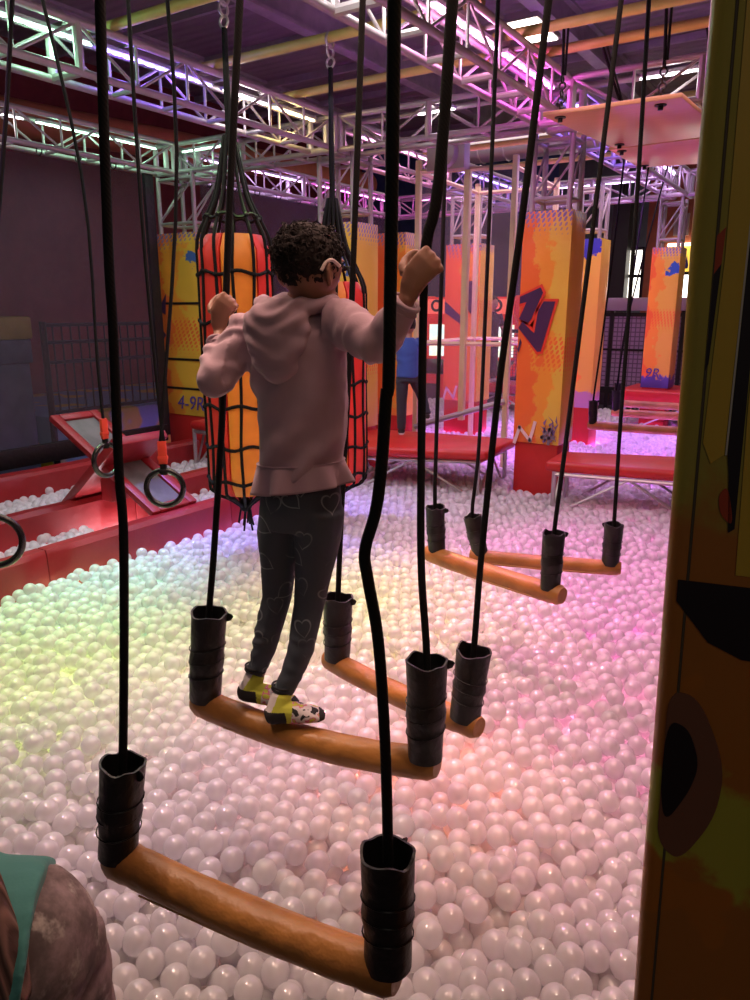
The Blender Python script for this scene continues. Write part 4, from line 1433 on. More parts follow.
def gym_ring(label, c, ax, ropes, R=0.085, r=0.014):
    c = Vector(c)
    T = thing('gym_ring', label, 'gym ring', tuple(c), 'black gym rings on ropes')
    m = MB(); m.torus(c, R, r, ax, 48, 12); m.build('ring', mat('ring_black_plastic', (0.014, 0.014, 0.015), 0.25, coat=0.3), T)
    top = c + Vector((0, 0, R))
    m = MB(); m.tube([top - Vector((0, 0, 0.02)), top + Vector((0, 0, 0.03))], 0.017, 10); m.ell(top + Vector((0, 0, -0.004)), (0.024, 0.024, 0.018), None, 12, 8); m.build('knot', ROPE, T)
    s = Vector(ax).cross(Vector((0, 0, 1))).normalized()
    m = MB()
    R3 = Matrix((s, Vector(ax).normalized(), Vector((0, 0, 1)))).transposed()
    m.box(top + Vector((0, 0, 0.085)), (0.040, 0.020, 0.11), R3); m.box(top + Vector((0, 0, 0.06)), (0.047, 0.024, 0.02), R3)
    plab(m.build('webbing', WEB, T, bevel=0.004), 'red webbing wrap')
    for k, rp in enumerate(ropes):
        off = s * (0.012 if k else -0.012) if len(ropes) > 1 else s * 0
        m = MB(); m.tube(spline([top + Vector((0, 0, 0.10)) + off] + [Vector(p) for p in rp], 4), 0.008, 8); m.build('rope', ROPE, T)
    return T


gym_ring('black gym ring on two ropes, rightmost and facing the viewer', (-2.681, 2.321, 0.735), (0.62, -0.78, 0.0), [[[-2.685, 2.325, 1.15], [-2.70, 2.318, 2.0], [-2.68, 2.323, 3.28]], [[-2.665, 2.335, 1.15], [-2.58, 2.43, 2.2], [-2.50, 2.33, 3.28]]])
gym_ring('black gym ring seen nearly edge-on in front of the crossed red obstacle', (-3.348, 2.514, 0.765), (0.97, 0.05, 0.0), [[[-3.35, 2.512, 1.3], [-3.345, 2.516, 2.2], [-3.344, 2.32, 3.28]]])
gym_ring('black gym ring cut by the left edge', (-2.753, 1.518, 0.673), (0.70, -0.71, 0.0), [[[-2.74, 1.53, 1.2], [-2.65, 1.70, 2.2], [-2.552, 1.84, 3.28]]], 0.10)

# ------------------------------------------------------------------ padded post close to the viewer on the right
ex, ey, ez = Vector((0.9900, 0.1391, 0.0221)), Vector((-0.1392, 0.9903, 0.0008)), Vector((-0.0218, -0.0039, 0.9998))
pb = Vector((-0.1293, 0.8503, 0.15))
T = thing('padded_post', 'dark yellow graffiti padded post close by at the right edge', 'padded post', tuple(pb))


def near_mat():
    g = NT('near_pad_print')
    g.b.inputs['Roughness'].default_value = 0.28
    uv = g.coord('Object')
    n1 = g.noise(9, 5, uv, 0.6)
    sp = g.n('ShaderNodeSeparateXYZ'); g.t.links.new(uv, sp.inputs[0])
    z = g.math('ADD', sp.outputs[2], g.math('MULTIPLY', g.math('SUBTRACT', n1, 0.5), 0.30))
    col = g.mix(g.step(z, 1.16, 1.24), (0.46, 0.16, 0.025, 1), (0.42, 0.34, 0.05, 1))
    col = g.mix(g.math('MULTIPLY', g.step(z, 0.70, 0.74), g.step(z, 0.88, 0.84)), col, (0.48, 0.44, 0.05, 1))
    col = g.mix(g.math('MULTIPLY', g.step(g.noise(5, 3, uv), 0.55, 0.58), g.step(z, 1.3, 1.1)), col, (0.52, 0.17, 0.02, 1))
    g.base(col)
    g.bump(g.noise(6, 3, uv), 0.25, 0.02)
    return g.m


m = MB()
W, Dp, Hh = 0.42, 0.36, 2.35
prof = []
for cx_, cy_, a0 in ((0.018, 0.018, 180), (W - 0.018, 0.018, 270), (W - 0.018, Dp - 0.018, 0), (0.018, Dp - 0.018, 90)):
    for k in range(7):
        a = math.radians(a0 + 15 * k)
        prof.append((cx_ + 0.018 * math.cos(a), cy_ + 0.018 * math.sin(a)))
rs = []
for i in range(25):
    z = Hh * i / 24
    rs.append([pb + ex * (x + 0.002 * noise.noise(Vector((x * 9, z * 3, y * 9)))) + ey * y + ez * z for x, y in prof])
m.rings(rs)
m.build('pad', near_mat(), T, angle=60)
m = MB()
m.tube([pb + ex * 0.024 - ey * 0.0005 + ez * (Hh * i / 20) for i in range(21)], 0.0016, 6)
plab(m.build('welt_seam', mat('pad_seam', (0.10, 0.08, 0.05), 0.4), T), 'seam near the rounded edge')


def round_poly(p, n=6):
    q = [Vector((x, z, 0)) for x, z in p]
    k = len(q)
    out = []
    for i in range(k):
        a, b, c = q[i - 1], q[i], q[(i + 1) % k]
        s0, s1 = b.lerp(a, 0.42), b.lerp(c, 0.42)
        for j in range(n + 1):
            t = j / n
            v = s0 * (1 - t) ** 2 + b * (2 * t * (1 - t)) + s1 * t * t
            out.append((v.x, v.y))
    return out


def npoly(name, ml, mt_, polys, lift=0.002):
    b = MB()
    for p in polys:
        b.prism([(max(0.014, x * 0.915), z) for x, z in p], pb - ey * 0.0002, ex, ez, -ey * lift)
    o = b.build(name, mt_, T, smooth=False)
    if ml:
        plab(o, ml)
    return o


NYEL = mat('near_print_yellow', (0.62, 0.40, 0.04), 0.35)
NBLK = mat('near_print_black', (0.02, 0.012, 0.014), 0.35)
NBRN = mat('near_print_brown', (0.22, 0.09, 0.05), 0.35)
NRED = mat('near_print_red', (0.45, 0.06, 0.02), 0.35)
npoly('printed_stripe', 'mustard yellow stripe', NYEL, [[(0.033, 2.3), (0.052, 2.3), (0.058, 1.52), (0.0535, 1.25), (0.040, 1.24), (0.030, 1.262), (0.036, 1.45)]])
npoly('printed_line', 'pale line', mat('near_print_pale', (0.6, 0.55, 0.45), 0.35), [[(0.0585, 1.60), (0.0605, 1.60), (0.0565, 1.25), (0.0545, 1.25)]])
npoly('printed_stripe', 'black stripe', NBLK, [[(0.0605, 2.3), (0.070, 2.3), (0.0715, 1.35), (0.072, 1.17), (0.0655, 1.165), (0.0600, 1.23), (0.0570, 1.25), (0.0607, 1.60)]])
npoly('printed_stripe', 'mustard yellow stripe', NYEL, [[(0.072, 2.3), (0.40, 2.3), (0.40, 1.118), (0.078, 1.118), (0.0735, 1.30)]])
npoly('printed_band', 'dark red band', NRED, [[(0.026, 1.472), (0.0345, 1.480), (0.0330, 1.445), (0.026, 1.435)]])
npoly('printed_band', 'black band', NBLK, [[(0.026, 1.435), (0.0330, 1.445), (0.0285, 1.345), (0.0255, 1.338)]])
npoly('printed_block', 'black block', NBLK, [[(0.012, 1.105), (0.39, 1.105), (0.39, 1.02), (0.094, 1.02), (0.055, 1.035), (0.013, 1.08)]])
npoly('printed_shape', 'brown bent outline', NBRN, [round_poly([(0.012, 0.968), (0.052, 0.966), (0.089, 0.883), (0.083, 0.812), (0.046, 0.742), (0.020, 0.757), (0.012, 0.80)])])
npoly('printed_shape', 'black bent shape', NBLK, [round_poly([(0.017, 0.931), (0.043, 0.924), (0.059, 0.881), (0.050, 0.842), (0.023, 0.789), (0.014, 0.843)])], 0.003)
npoly('printed_spot', 'dark red spot', NRED, [round_poly([(0.051, 1.2066), (0.061, 1.2177), (0.0709, 1.1718), (0.0554, 1.1837)])])

# ------------------------------------------------------------------ people
SKIN = None


def skin_mat(name, col):
    g = NT(name)
    f = g.noise(14, 3, g.coord())
    g.base(g.mix(f, c4([x * 0.85 for x in col]), c4([min(1, x * 1.12) for x in col])))
    g.b.inputs['Roughness'].default_value = 0.5
    g.b.inputs['Subsurface Weight'].default_value = 0.08
    g.b.inputs['Subsurface Radius'].default_value = (0.01, 0.005, 0.003)
    return g.m


def cloth_mat(name, col, var=0.1, bs=180, rough=0.85):
    g = NT(name)
    oc = g.coord()
    f = g.noise(7, 4, oc)
    g.base(g.mix(f, c4([x * (1 - var) for x in col]), c4([min(1, x * (1 + var)) for x in col])))
    g.b.inputs['Roughness'].default_value = rough
    g.b.inputs['Sheen Weight'].default_value = 0.15
    g.bump(g.noise(bs, 2, oc), 0.15, 0.002)
    return g.m


def gripping_hand(mb, P, r, w, nrm, s=1.0, wrist_drop=0.0, rope_r=0.0095):
    """fist closed round a rope at P; r up the rope, w towards the wrist, nrm from palm to rope. returns the wrist point"""
    P, r, w, nrm = Vector(P), Vector(r).normalized(), Vector(w), Vector(nrm)
    w = (w - r * w.dot(r)).normalized()
    nrm = (nrm - r * nrm.dot(r) - w * nrm.dot(w)).normalized()
    at = lambda a, b, c: P + (w * a + nrm * b + r * c) * s
    # palm: wrist to knuckles
    wr = at(0.062, -0.016, -wrist_drop)
    mb.tube([wr, at(0.045, -0.019, -wrist_drop * 0.55), at(0.020, -0.021, -wrist_drop * 0.12), at(-0.006, -0.021, 0.002), at(-0.022, -0.017, 0.004)],
            [(0.019 * s, 0.014 * s), (0.025 * s, 0.0135 * s), (0.030 * s, 0.0125 * s), (0.031 * s, 0.0115 * s), (0.029 * s, 0.009 * s)], 14, ref=r)
    lens = (0.88, 0.98, 1.0, 0.92)
    for k, L in zip(range(4), (0.86, 0.97, 1.0, 0.95)):
        c = -0.0235 + 0.0158 * k
        fr = 0.0078 if k else 0.0068
        bulge = 0.002 * math.sin(k * 1.3 + 1)
        mb.tube([at(-0.012, -0.019, c), at(-0.026 * L - bulge, -0.010, c + 0.001), at(-0.029 * L - bulge, 0.004, c + 0.001), at(-0.020 * L, 0.0185, c), at(-0.004, 0.0225, c - 0.001), at(0.010 * L, 0.0185, c - 0.001), at(0.016 * L, 0.010, c - 0.001)],
                [fr * s, fr * 1.08 * s, fr * s, fr * 0.98 * s, fr * 0.92 * s, fr * 0.86 * s, fr * 0.6 * s], 10)
        mb.ell(at(-0.0235 * L - bulge, -0.0165, c + 0.0005), (0.0088 * s,) * 3, None, 8, 6)
    mb.tube([at(0.040, -0.008, 0.012), at(0.034, 0.004, 0.026), at(0.022, 0.016, 0.034), at(0.004, 0.022, 0.036), at(-0.010, 0.021, 0.034)],
            [0.012 * s, 0.0115 * s, 0.0095 * s, 0.0085 * s, 0.006 * s], 10)
    return wr


def foot(mb, heel, toe, ank, wd=0.034, vk=1.0):
    heel, toe, ank = Vector(heel), Vector(toe), Vector(ank)
    f = (toe - heel); L = f.length; f.normalize()
    s = Vector((f.y, -f.x, 0)).normalized()
    q = lambda a, z: heel + f * (L * a) + Vector((0, 0, z))
    mb.tube([q(0.02, 0.024), q(0.10, 0.028), q(0.28, 0.032), q(0.50, 0.030), q(0.72, 0.024), q(0.90, 0.018), q(0.99, 0.014)],
            [(wd * 0.60, 0.020 * vk), (wd * 0.82, 0.027 * vk), (wd * 0.85, 0.031 * vk), (wd * 0.95, 0.029 * vk), (wd * 1.08, 0.023 * vk), (wd * 0.92, 0.016 * vk), (wd * 0.50, 0.010 * vk)], 14, ref=s)
    mb.tube([q(0.20, 0.030), (q(0.22, 0.055) + ank) / 2, ank], [(0.034 * vk, 0.028 * vk), (0.029 * vk, 0.027 * vk), (0.028 * vk, 0.027 * vk)], 14, ref=f)


GS = skin_mat('skin_warm_brown', (0.33, 0.16, 0.105))
HOODIE = cloth_mat('mauve_jersey', (0.45, 0.305, 0.365), 0.08)
HAIRM = mat('dark_brown_hair', (0.013, 0.007, 0.006), 0.8, var=0.4, vs=40, bump=0.6, bs=60)


def legging_mat():
    g = NT('charcoal_legging_with_hearts')
    oc = g.coord()
    sp = g.n('ShaderNodeSeparateXYZ'); g.t.links.new(oc, sp.inputs[0])
    # cloth coordinates: along the viewer-facing side and up the leg
    a = g.math('ADD', g.math('MULTIPLY', sp.outputs[0], 0.84), g.math('MULTIPLY', sp.outputs[1], 0.54))
    S = 12.5
    px = g.math('MULTIPLY', a, S)
    pz = g.math('MULTIPLY', sp.outputs[2], S)
    cmb = g.n('ShaderNodeCombineXYZ')
    g.t.links.new(px, cmb.inputs[0]); g.t.links.new(pz, cmb.inputs[1])
    vo = g.n('ShaderNodeTexVoronoi', Scale=1.0, Randomness=0.75)
    vo.voronoi_dimensions = '2D'
    g.t.links.new(cmb.outputs[0], vo.inputs['Vector'])
    s2 = g.n('ShaderNodeSeparateXYZ'); g.t.links.new(vo.outputs['Position'], s2.inputs[0])
    sc_ = g.n('ShaderNodeSeparateColor'); g.t.links.new(vo.outputs['Color'], sc_.inputs[0])
    dx = g.math('SUBTRACT', px, s2.outputs[0])
    dz = g.math('SUBTRACT', pz, s2.outputs[1])
    th = g.math('MULTIPLY', g.math('SUBTRACT', sc_.outputs[0], 0.5), 2.2)
    cs, sn = g.math('COSINE', th), g.math('SINE', th)
    x = g.math('SUBTRACT', g.math('MULTIPLY', dx, cs), g.math('MULTIPLY', dz, sn))
    y = g.math('ADD', g.math('MULTIPLY', dx, sn), g.math('MULTIPLY', dz, cs))
    ax = g.math('ABSOLUTE', x)
    yy = g.math('SUBTRACT', g.math('ADD', y, 0.10), g.math('MULTIPLY', g.math('SQRT', ax), 0.42))
    r = g.math('SQRT', g.math('ADD', g.math('MULTIPLY', x, x), g.math('MULTIPLY', yy, yy)))
    d = g.math('ABSOLUTE', g.math('SUBTRACT', r, 0.27))
    fade = g.step(g.noise(9, 3, oc), 0.38, 0.60)
    line = g.math('MULTIPLY', g.step(d, 0.034, 0.014), fade)
    base = g.mix(g.noise(5, 3, oc), (0.040, 0.050, 0.066, 1), (0.080, 0.096, 0.122, 1))
    g.base(g.mix(line, base, (0.26, 0.29, 0.31, 1)))
    g.b.inputs['Roughness'].default_value = 0.8
    g.bump(g.noise(200, 2, oc), 0.1, 0.002)
    return g.m


LEG = legging_mat()

girl = thing('person', 'child in a mauve hoodie and dark heart-print leggings standing on a trapeze bar', 'person', (-1.28, 1.43, 0.47))
UPV = Vector((0, 0, 1))
RT = Vector((0.97, 0.24, 0)).normalized()     # the child's right
FW = Vector((-RT.y, RT.x, 0))                 # the way the chest faces
VD = Vector((-0.63, 0.776, 0))                # away from the viewer
LAT = Vector((0.84, 0.542, 0))

shL, elbL = Vector((-1.322, 1.462, 1.495)), Vector((-1.350, 1.352, 1.380))
shR, elbR = Vector((-1.080, 1.500, 1.522)), Vector((-0.905, 1.432, 1.475))
hR = Vector((-0.816, 1.459, 1.640))
hL = Vector((-1.404, 1.456, 1.560))

body = MB()
wR = gripping_hand(body, hR, UPV * 0.80 - LAT * 0.60, -LAT * 0.80 - UPV * 0.60, VD, 1.05, 0.028)
wL = gripping_hand(body, hL, UPV * 0.75 - LAT * 0.66, -LAT * 0.66 - UPV * 0.75, VD, 0.88, 0.050)
body.tube([elbR, (elbR + wR) / 2, wR], [0.024, 0.023, 0.0185], 14)
body.tube([elbL, (elbL + wL) / 2, wL], [0.024, 0.022, 0.018], 14)
body.tube([shR, (shR + elbR) / 2, elbR], [0.034, 0.030, 0.024], 14)
body.tube([shL, (shL + elbL) / 2, elbL], [0.034, 0.030, 0.024], 14)
body.tube([(-1.197, 1.49, 1.02), (-1.195, 1.493, 1.15), (-1.192, 1.495, 1.30), (-1.197, 1.492, 1.45), (-1.195, 1.492, 1.53), (-1.178, 1.493, 1.56)],
          [(0.085, 0.065), (0.088, 0.065), (0.092, 0.066), (0.096, 0.066), (0.07, 0.05), (0.04, 0.04)], 18, ref=RT)
body.tube([(-1.178, 1.490, 1.53), (-1.172, 1.490, 1.575), (-1.156, 1.492, 1.62)], [0.046, 0.041, 0.043], 16)
# head turned a little to the child's right
HF = Vector((0.10, 0.995, 0)).normalized()
HR = Vector((HF.y, -HF.x, 0))
hc = Vector((-1.148, 1.490, 1.645))
Rm = Matrix((HR, HF, UPV)).transposed()
body.ell(hc + UPV * 0.012, (0.070, 0.086, 0.088), Rm, 20, 14)
body.tube([hc - HF * 0.01 - UPV * 0.03, hc + HF * 0.035 - UPV * 0.065, hc + HF * 0.062 - UPV * 0.092], [(0.052, 0.05), (0.045, 0.04), (0.022, 0.02)], 14, ref=HR)
body.tube([hc + HF * 0.080 + UPV * 0.006, hc + HF * 0.094 - UPV * 0.022, hc + HF * 0.082 - UPV * 0.032], [0.007, 0.011, 0.009], 8)       # nose
body.ell(hc + HF * 0.078 - UPV * 0.056, (0.018, 0.010, 0.007), Rm, 10, 8)                                                                 # mouth
body.ell(hc + HF * 0.078 + UPV * 0.022, (0.045, 0.010, 0.007), Rm, 10, 8)                                                                 # brow
for s in (-1, 1):
    e0 = hc + HR * (0.070 * s) - HF * 0.012 - UPV * 0.016
    body.tube([e0 + HR * (0.003 * s) + UPV * 0.024 - HF * 0.002, e0 + HR * (0.010 * s) + UPV * 0.026 - HF * 0.012, e0 + HR * (0.013 * s) + UPV * 0.010 - HF * 0.018, e0 + HR * (0.010 * s) - UPV * 0.010 - HF * 0.012, e0 + HR * (0.002 * s) - UPV * 0.022],
              [0.006, 0.0065, 0.006, 0.006, 0.007], 8)
    body.ell(e0 + HR * (0.002 * s), (0.008, 0.012, 0.020), Rm, 10, 8)
hipL, hipR = Vector((-1.262, 1.484, 1.03)), Vector((-1.134, 1.496, 1.045))
knL, knR = Vector((-1.284, 1.482, 0.769)), Vector((-1.180, 1.495, 0.765))
shinL, shinR = Vector((-1.306, 1.452, 0.640)), Vector((-1.192, 1.467, 0.640))
anL, anR = Vector((-1.332, 1.434, 0.530)), Vector((-1.222, 1.420, 0.508))
heelL, toeL = Vector((-1.374, 1.405, 0.460)), Vector((-1.205, 1.465, 0.454))
heelR, toeR = Vector((-1.240, 1.364, 0.446)), Vector((-1.110, 1.466, 0.450))
body.tube([hipL, (hipL + knL) / 2, knL, shinL, anL], [0.055, 0.045, 0.034, 0.031, 0.022], 14)
body.tube([hipR, (hipR + knR) / 2, knR, shinR, anR], [0.055, 0.045, 0.034, 0.031, 0.022], 14)
body.tube([hipL, hipR], [0.055, 0.055], 14)
foot(body, heelL + Vector((0.006, 0.003, 0.004)), toeL - Vector((0.008, 0.003, -0.004)), anL, 0.024, 0.7)
foot(body, heelR + Vector((0.006, 0.004, 0.004)), toeR - Vector((0.008, 0.006, -0.004)), anR, 0.024, 0.7)
gb = union(body, 'body', GS, girl, 0.0034, 4)
m = MB()
for s in (-1, 1):
    m.ell(hc + HF * 0.076 + HR * (0.028 * s) + UPV * 0.008, (0.011, 0.006, 0.006), Rm, 10, 8)
plab(m.build('eyes', mat('eye_dark', (0.02, 0.012, 0.01), 0.25), gb), 'dark eyes')

# hair: a big curly puff
hair = MB()
ph_ = Vector((-1.148, 1.484, 1.678))


def hair_r(d):
    return 1.0 + 0.10 * noise.noise(d * 3.2) + 0.07 * noise.noise(d * 8.0) + 0.045 * noise.noise(d * 17.0)


vs = MB()
bmh = bmesh.new()
bmesh.ops.create_icosphere(bmh, subdivisions=5, radius=1.0)
for v in bmh.verts:
    d = v.co.normalized()
    k = hair_r(d)
    p = HR * (d.x * 0.073 * k) + HF * (d.y * 0.098 * k) + UPV * (d.z * (0.072 if d.z > 0 else 0.088) * k)
    face = d.y * 1.0 - d.z * 0.55
    if face > 0.62:
        p *= 0.86
    v.co = ph_ + p - ORG[girl]
bmesh.ops.recalc_face_normals(bmh, faces=bmh.faces)
me = bpy.data.meshes.new('hair')
bmh.to_mesh(me); bmh.free()
hairo = link('hair', me, HAIRM, girl, ORG[girl], True, 180)
cl = MB()
for k in range(420):
    d = Vector((random.gauss(0, 1), random.gauss(-0.25, 1), random.gauss(0.25, 0.9))).normalized()
    if d.y - d.z * 0.55 > 0.6 or d.z < -0.75:
        continue
    kk = hair_r(d)
    o = ph_ + HR * (d.x * 0.073 * kk) + HF * (d.y * 0.098 * kk) + UPV * (d.z * (0.072 if d.z > 0 else 0.088) * kk)
    a = d.orthogonal().normalized(); b_ = d.cross(a)
    rr = random.uniform(0.004, 0.008); ln = random.uniform(0.004, 0.014); p0 = random.random() * 6
    cl.tube([o + d * (ln * t / 5 - 0.003) + a * (rr * math.cos(p0 + t * 1.25)) + b_ * (rr * math.sin(p0 + t * 1.25)) for t in range(6)], 0.0016, 4, caps=False)
cl.build('curls', HAIRM, hairo, fix=False)
m = MB()
e0 = hc + HR * 0.078 - HF * 0.012 - UPV * 0.016
m.tube(spline([e0 + HF * 0.030 + UPV * 0.022, e0 + HR * 0.004 + UPV * 0.034, e0 - HF * 0.020 + UPV * 0.028 + HR * 0.002, e0 - HF * 0.032 + UPV * 0.010 - HR * 0.002], 5), 0.0042, 8)
plab(m.build('ear_loop', mat('pale_ear_loop', (0.75, 0.62, 0.56), 0.4), girl), 'pale loop behind the right ear')

# hoodie
hd = MB()


def cpt(p, q, t):
    return Vector(p).lerp(Vector(q), t)


hd.tube([(-1.197, 1.492, 1.125), (-1.194, 1.494, 1.183), (-1.190, 1.497, 1.249), (-1.191, 1.496, 1.326), (-1.196, 1.493, 1.402), (-1.199, 1.491, 1.455), (-1.200, 1.490, 1.500), (-1.193, 1.492, 1.535), (-1.182, 1.492, 1.560), (-1.176, 1.492, 1.578)],
        [(0.118, 0.088), (0.116, 0.086), (0.119, 0.086), (0.124, 0.088), (0.129, 0.090), (0.132, 0.091), (0.134, 0.084), (0.108, 0.070), (0.072, 0.058), (0.054, 0.050)], 28, ref=RT)
cuffR = wR.lerp(elbR, 0.10)
cuffL = wL.lerp(elbL, 0.20)
hd.tube([shR - RT * 0.02, shR + RT * 0.02 - UPV * 0.002, cpt(shR, elbR, 0.5), elbR - RT * 0.01, elbR + Vector((0.006, 0.008, 0.022)), cpt(elbR, cuffR, 0.5), cuffR],
        [0.056, 0.057, 0.052, 0.047, 0.045, 0.040, 0.034], 20)
hd.tube([shL + RT * 0.02, shL - RT * 0.01, cpt(shL, elbL, 0.5), elbL],
        [0.056, 0.056, 0.052, 0.047], 20)
hd.ell(elbL, (0.046, 0.046, 0.046))
hd.tube([elbL, cpt(elbL, cuffL, 0.5), cuffL], [0.046, 0.041, 0.031], 20)
SEEDS = Vector((3.1, 7.7, 1.2))


def hoodie_folds(p, n):
    d = 0.0
    # long drag folds from the right shoulder to the left hip plus sleeve wrinkles
    q = p - Vector((-1.19, 1.49, 1.30))
    a = q.dot(RT); z = q.z
    if abs(a) < 0.15:
        d += 0.0080 * math.sin((a * 1.0 - z * 0.75) * 62 + 3 * noise.noise(p * 6)) * max(0.0, noise.noise(p * 4.5 + SEEDS) + 0.35)
    rA = p - shR
    t = rA.dot((elbR - shR).normalized())
    if a > 0.12:
        d += 0.0045 * math.sin(t * 120 + 5 * noise.noise(p * 14)) * (0.4 + max(0, noise.noise(p * 9)))
    if a < -0.125:
        d += 0.0042 * math.sin((p.z + 0.4 * p.y) * 120 + 5 * noise.noise(p * 14)) * (0.4 + max(0, noise.noise(p * 9)))
    d += 0.004 * noise.noise(p * 11) + 0.0018 * noise.noise(p * 30)
    return d


hoodie = union(hd, 'hoodie', HOODIE, girl, 0.0052, 7, hoodie_folds)
# flared peplum hem
N, K = 96, 10
rs = []
for k in range(K + 1):
    t = k / K
    ring = []
    for j in range(N):
        ph = 2 * math.pi * j / N
        wv = math.sin(ph * 7 + 0.6) * 0.6 + math.sin(ph * 11 + 2.0) * 0.4
        sc_ = 1.0 + 0.17 * t
        off = (0.018 * wv) * t ** 0.8
        zz = 1.166 - 0.068 * t + (0.010 + 0.012 * t) * math.cos(ph) + 0.004 * wv * t
        ring.append(Vector((-1.196, 1.493, zz)) + RT * ((0.119 * sc_ + off) * math.cos(ph)) + FW * ((0.089 * sc_ + off) * math.sin(ph)))
    rs.append(ring)
inner = [[p + (Vector((-1.196, 1.493, p.z)) - p) * 0.035 for p in r] for r in reversed(rs)]
m = MB(); m.rings(rs + inner, closed=True, caps=False)
m.build('peplum_hem', HOODIE, hoodie, angle=120)
m = MB()
m.tube([Vector((-1.196, 1.493, 1.167 + 0.010 * math.cos(2 * math.pi * j / 64))) + RT * (0.1200 * math.cos(2 * math.pi * j / 64)) + FW * (0.0905 * math.sin(2 * math.pi * j / 64)) for j in range(65)], 0.0014, 6)
m.build('waist_seam', HOODIE, hoodie)
# cuffs
for c_, e_, r_ in ((cuffR, elbR, 0.0345), (cuffL, elbL, 0.0315)):
    ax = (c_ - e_).normalized()
    m = MB(); m.torus(c_ - ax * 0.002, r_ - 0.003, 0.0055, ax, 32, 10); m.torus(c_ - ax * 0.018, r_ + 0.001, 0.002, ax, 32, 6)
    m.build('cuff', HOODIE, hoodie)
# hood lying on the back
ho = MB()
bc = Vector((-1.190, 1.492, 1.545))
pts, rad = [], []
for k in range(17):
    ph = math.pi * (0.94 + 1.12 * k / 16)          # round the back of the neck, shoulder to shoulder
    rx, ry = 0.094, 0.074
    pts.append(bc + RT * (rx * math.cos(ph)) + FW * (ry * math.sin(ph)) + UPV * (0.030 - 0.020 * abs(math.sin(ph))))
    rad.append((0.026 - 0.010 * abs(k - 8) / 8, 0.024 - 0.010 * abs(k - 8) / 8))
ho.tube(pts, rad, 14)
LN = -RT * 0.22 - FW * 0.97
for (a, z, rx, rz, ry) in ((-0.016, 1.515, 0.092, 0.056, 0.036), (-0.018, 1.475, 0.082, 0.058, 0.038), (-0.018, 1.435, 0.064, 0.052, 0.033), (-0.016, 1.405, 0.042, 0.036, 0.026)):
    ho.ell(Vector((-1.197, 1.492, z)) + RT * a - FW * 0.082, (rx, ry, rz), Matrix((RT, FW, UPV)).transposed(), 20, 14)


def hood_folds(p, n):
    q = p - Vector((-1.19, 1.42, 1.60))
    a = q.dot(RT)
    r = math.sqrt((a * 1.05) ** 2 + (q.z) ** 2)
    back = max(0.0, -n.dot(FW)) if False else 1.0
    if (p - Vector((-1.197, 1.492, 0))).dot(FW) > -0.03:
        return 0.002 * noise.noise(p * 20)
    return 0.0042 * math.sin(r * 135 + 6.0 * noise.noise(p * 8)) * (0.45 + 0.55 * max(0, noise.noise(p * 6) + 0.4)) + 0.003 * noise.noise(p * 14)


ho_o = union(ho, 'hood', HOODIE, hoodie, 0.0048, 6, hood_folds)

# leggings
lg = MB()
lg.tube([(-1.196, 1.492, 1.135), (-1.197, 1.491, 1.08), (-1.198, 1.489, 1.035), (-1.199, 1.488, 0.985)], [(0.105, 0.076), (0.112, 0.082), (0.114, 0.086), (0.104, 0.074)], 24, ref=RT)
lg.tube([hipL + Vector((0.01, 0, 0.0)), cpt(hipL, knL, 0.28), cpt(hipL, knL, 0.6), knL, cpt(knL, shinL, 0.5), shinL, cpt(shinL, anL, 0.5), anL + Vector((0, 0, 0.014))],
        [0.066, 0.062, 0.050, 0.041, 0.039, 0.036, 0.030, 0.026], 20)
lg.tube([hipR - Vector((0.008, 0, 0.0)), cpt(hipR, knR, 0.28), cpt(hipR, knR, 0.6), knR, cpt(knR, shinR, 0.5), shinR, cpt(shinR, anR, 0.5), anR + Vector((0, 0, 0.014))],
        [0.068, 0.064, 0.052, 0.042, 0.040, 0.037, 0.031, 0.027], 20)


def leg_folds(p, n):
    d = 0.0022 * noise.noise(p * 13)
    if p.z < 0.80:
        d += 0.0022 * math.sin(p.z * 170 + 4 * noise.noise(p * 12)) * max(0, noise.noise(p * 7) + 0.3)
    return d


union(lg, 'leggings', LEG, girl, 0.005, 6, leg_folds)

# socks
SB, SWh, SL, SP = mat('sock_black', (0.02, 0.018, 0.02), 0.85), mat('sock_white', (0.72, 0.66, 0.66), 0.85), mat('sock_lime', (0.55, 0.58, 0.06), 0.85), mat('sock_pink', (0.65, 0.20, 0.28), 0.85)
for side, heel, toe, ank in (('left', heelL, toeL, anL), ('right', heelR, toeR, anR)):
    mb = MB(); foot(mb, heel, toe, ank + Vector((0, 0, 0.012)), 0.033)
    f = (toe - heel).normalized(); L = (toe - heel).length

    def pick(p, heel=heel, f=f, L=L):
        q = p - heel
        a = q.dot(f) / L; z = q.z
        if a < 0.36 and z < 0.046 and a + z * 1.6 < 0.41:
            return 0
        if a > 0.90:
            return 0
        if z > 0.040 and a < 0.10 + (z - 0.04) * 3.2 and a < 0.32:
            return 1
        if a < 0.42 + z * 0.8 and z > 0.012:
            return 2
        if a < 0.42:
            return 2
        c_ = noise.noise(p * 42) + 0.6 * noise.noise(p * 80)
        if c_ > 0.22:
            return 0
        if c_ < -0.42:
            return 2
        if z < 0.016 or c_ < -0.22:
            return 3
        return 1
    union(mb, 'sock', [SB, SWh, SL, SP], girl, 0.0026, 3, None, pick)
    m = MB(); m.torus(ank + Vector((0, 0, 0.026)), 0.028, 0.004, (0.1, 0.1, 1), 24, 8); m.torus(ank + Vector((0, 0, 0.036)), 0.028, 0.003, (0.1, 0.1, 1), 24, 8)
    m.build('legging_cuff', mat('legging_cuff', (0.022, 0.022, 0.026), 0.85), girl)


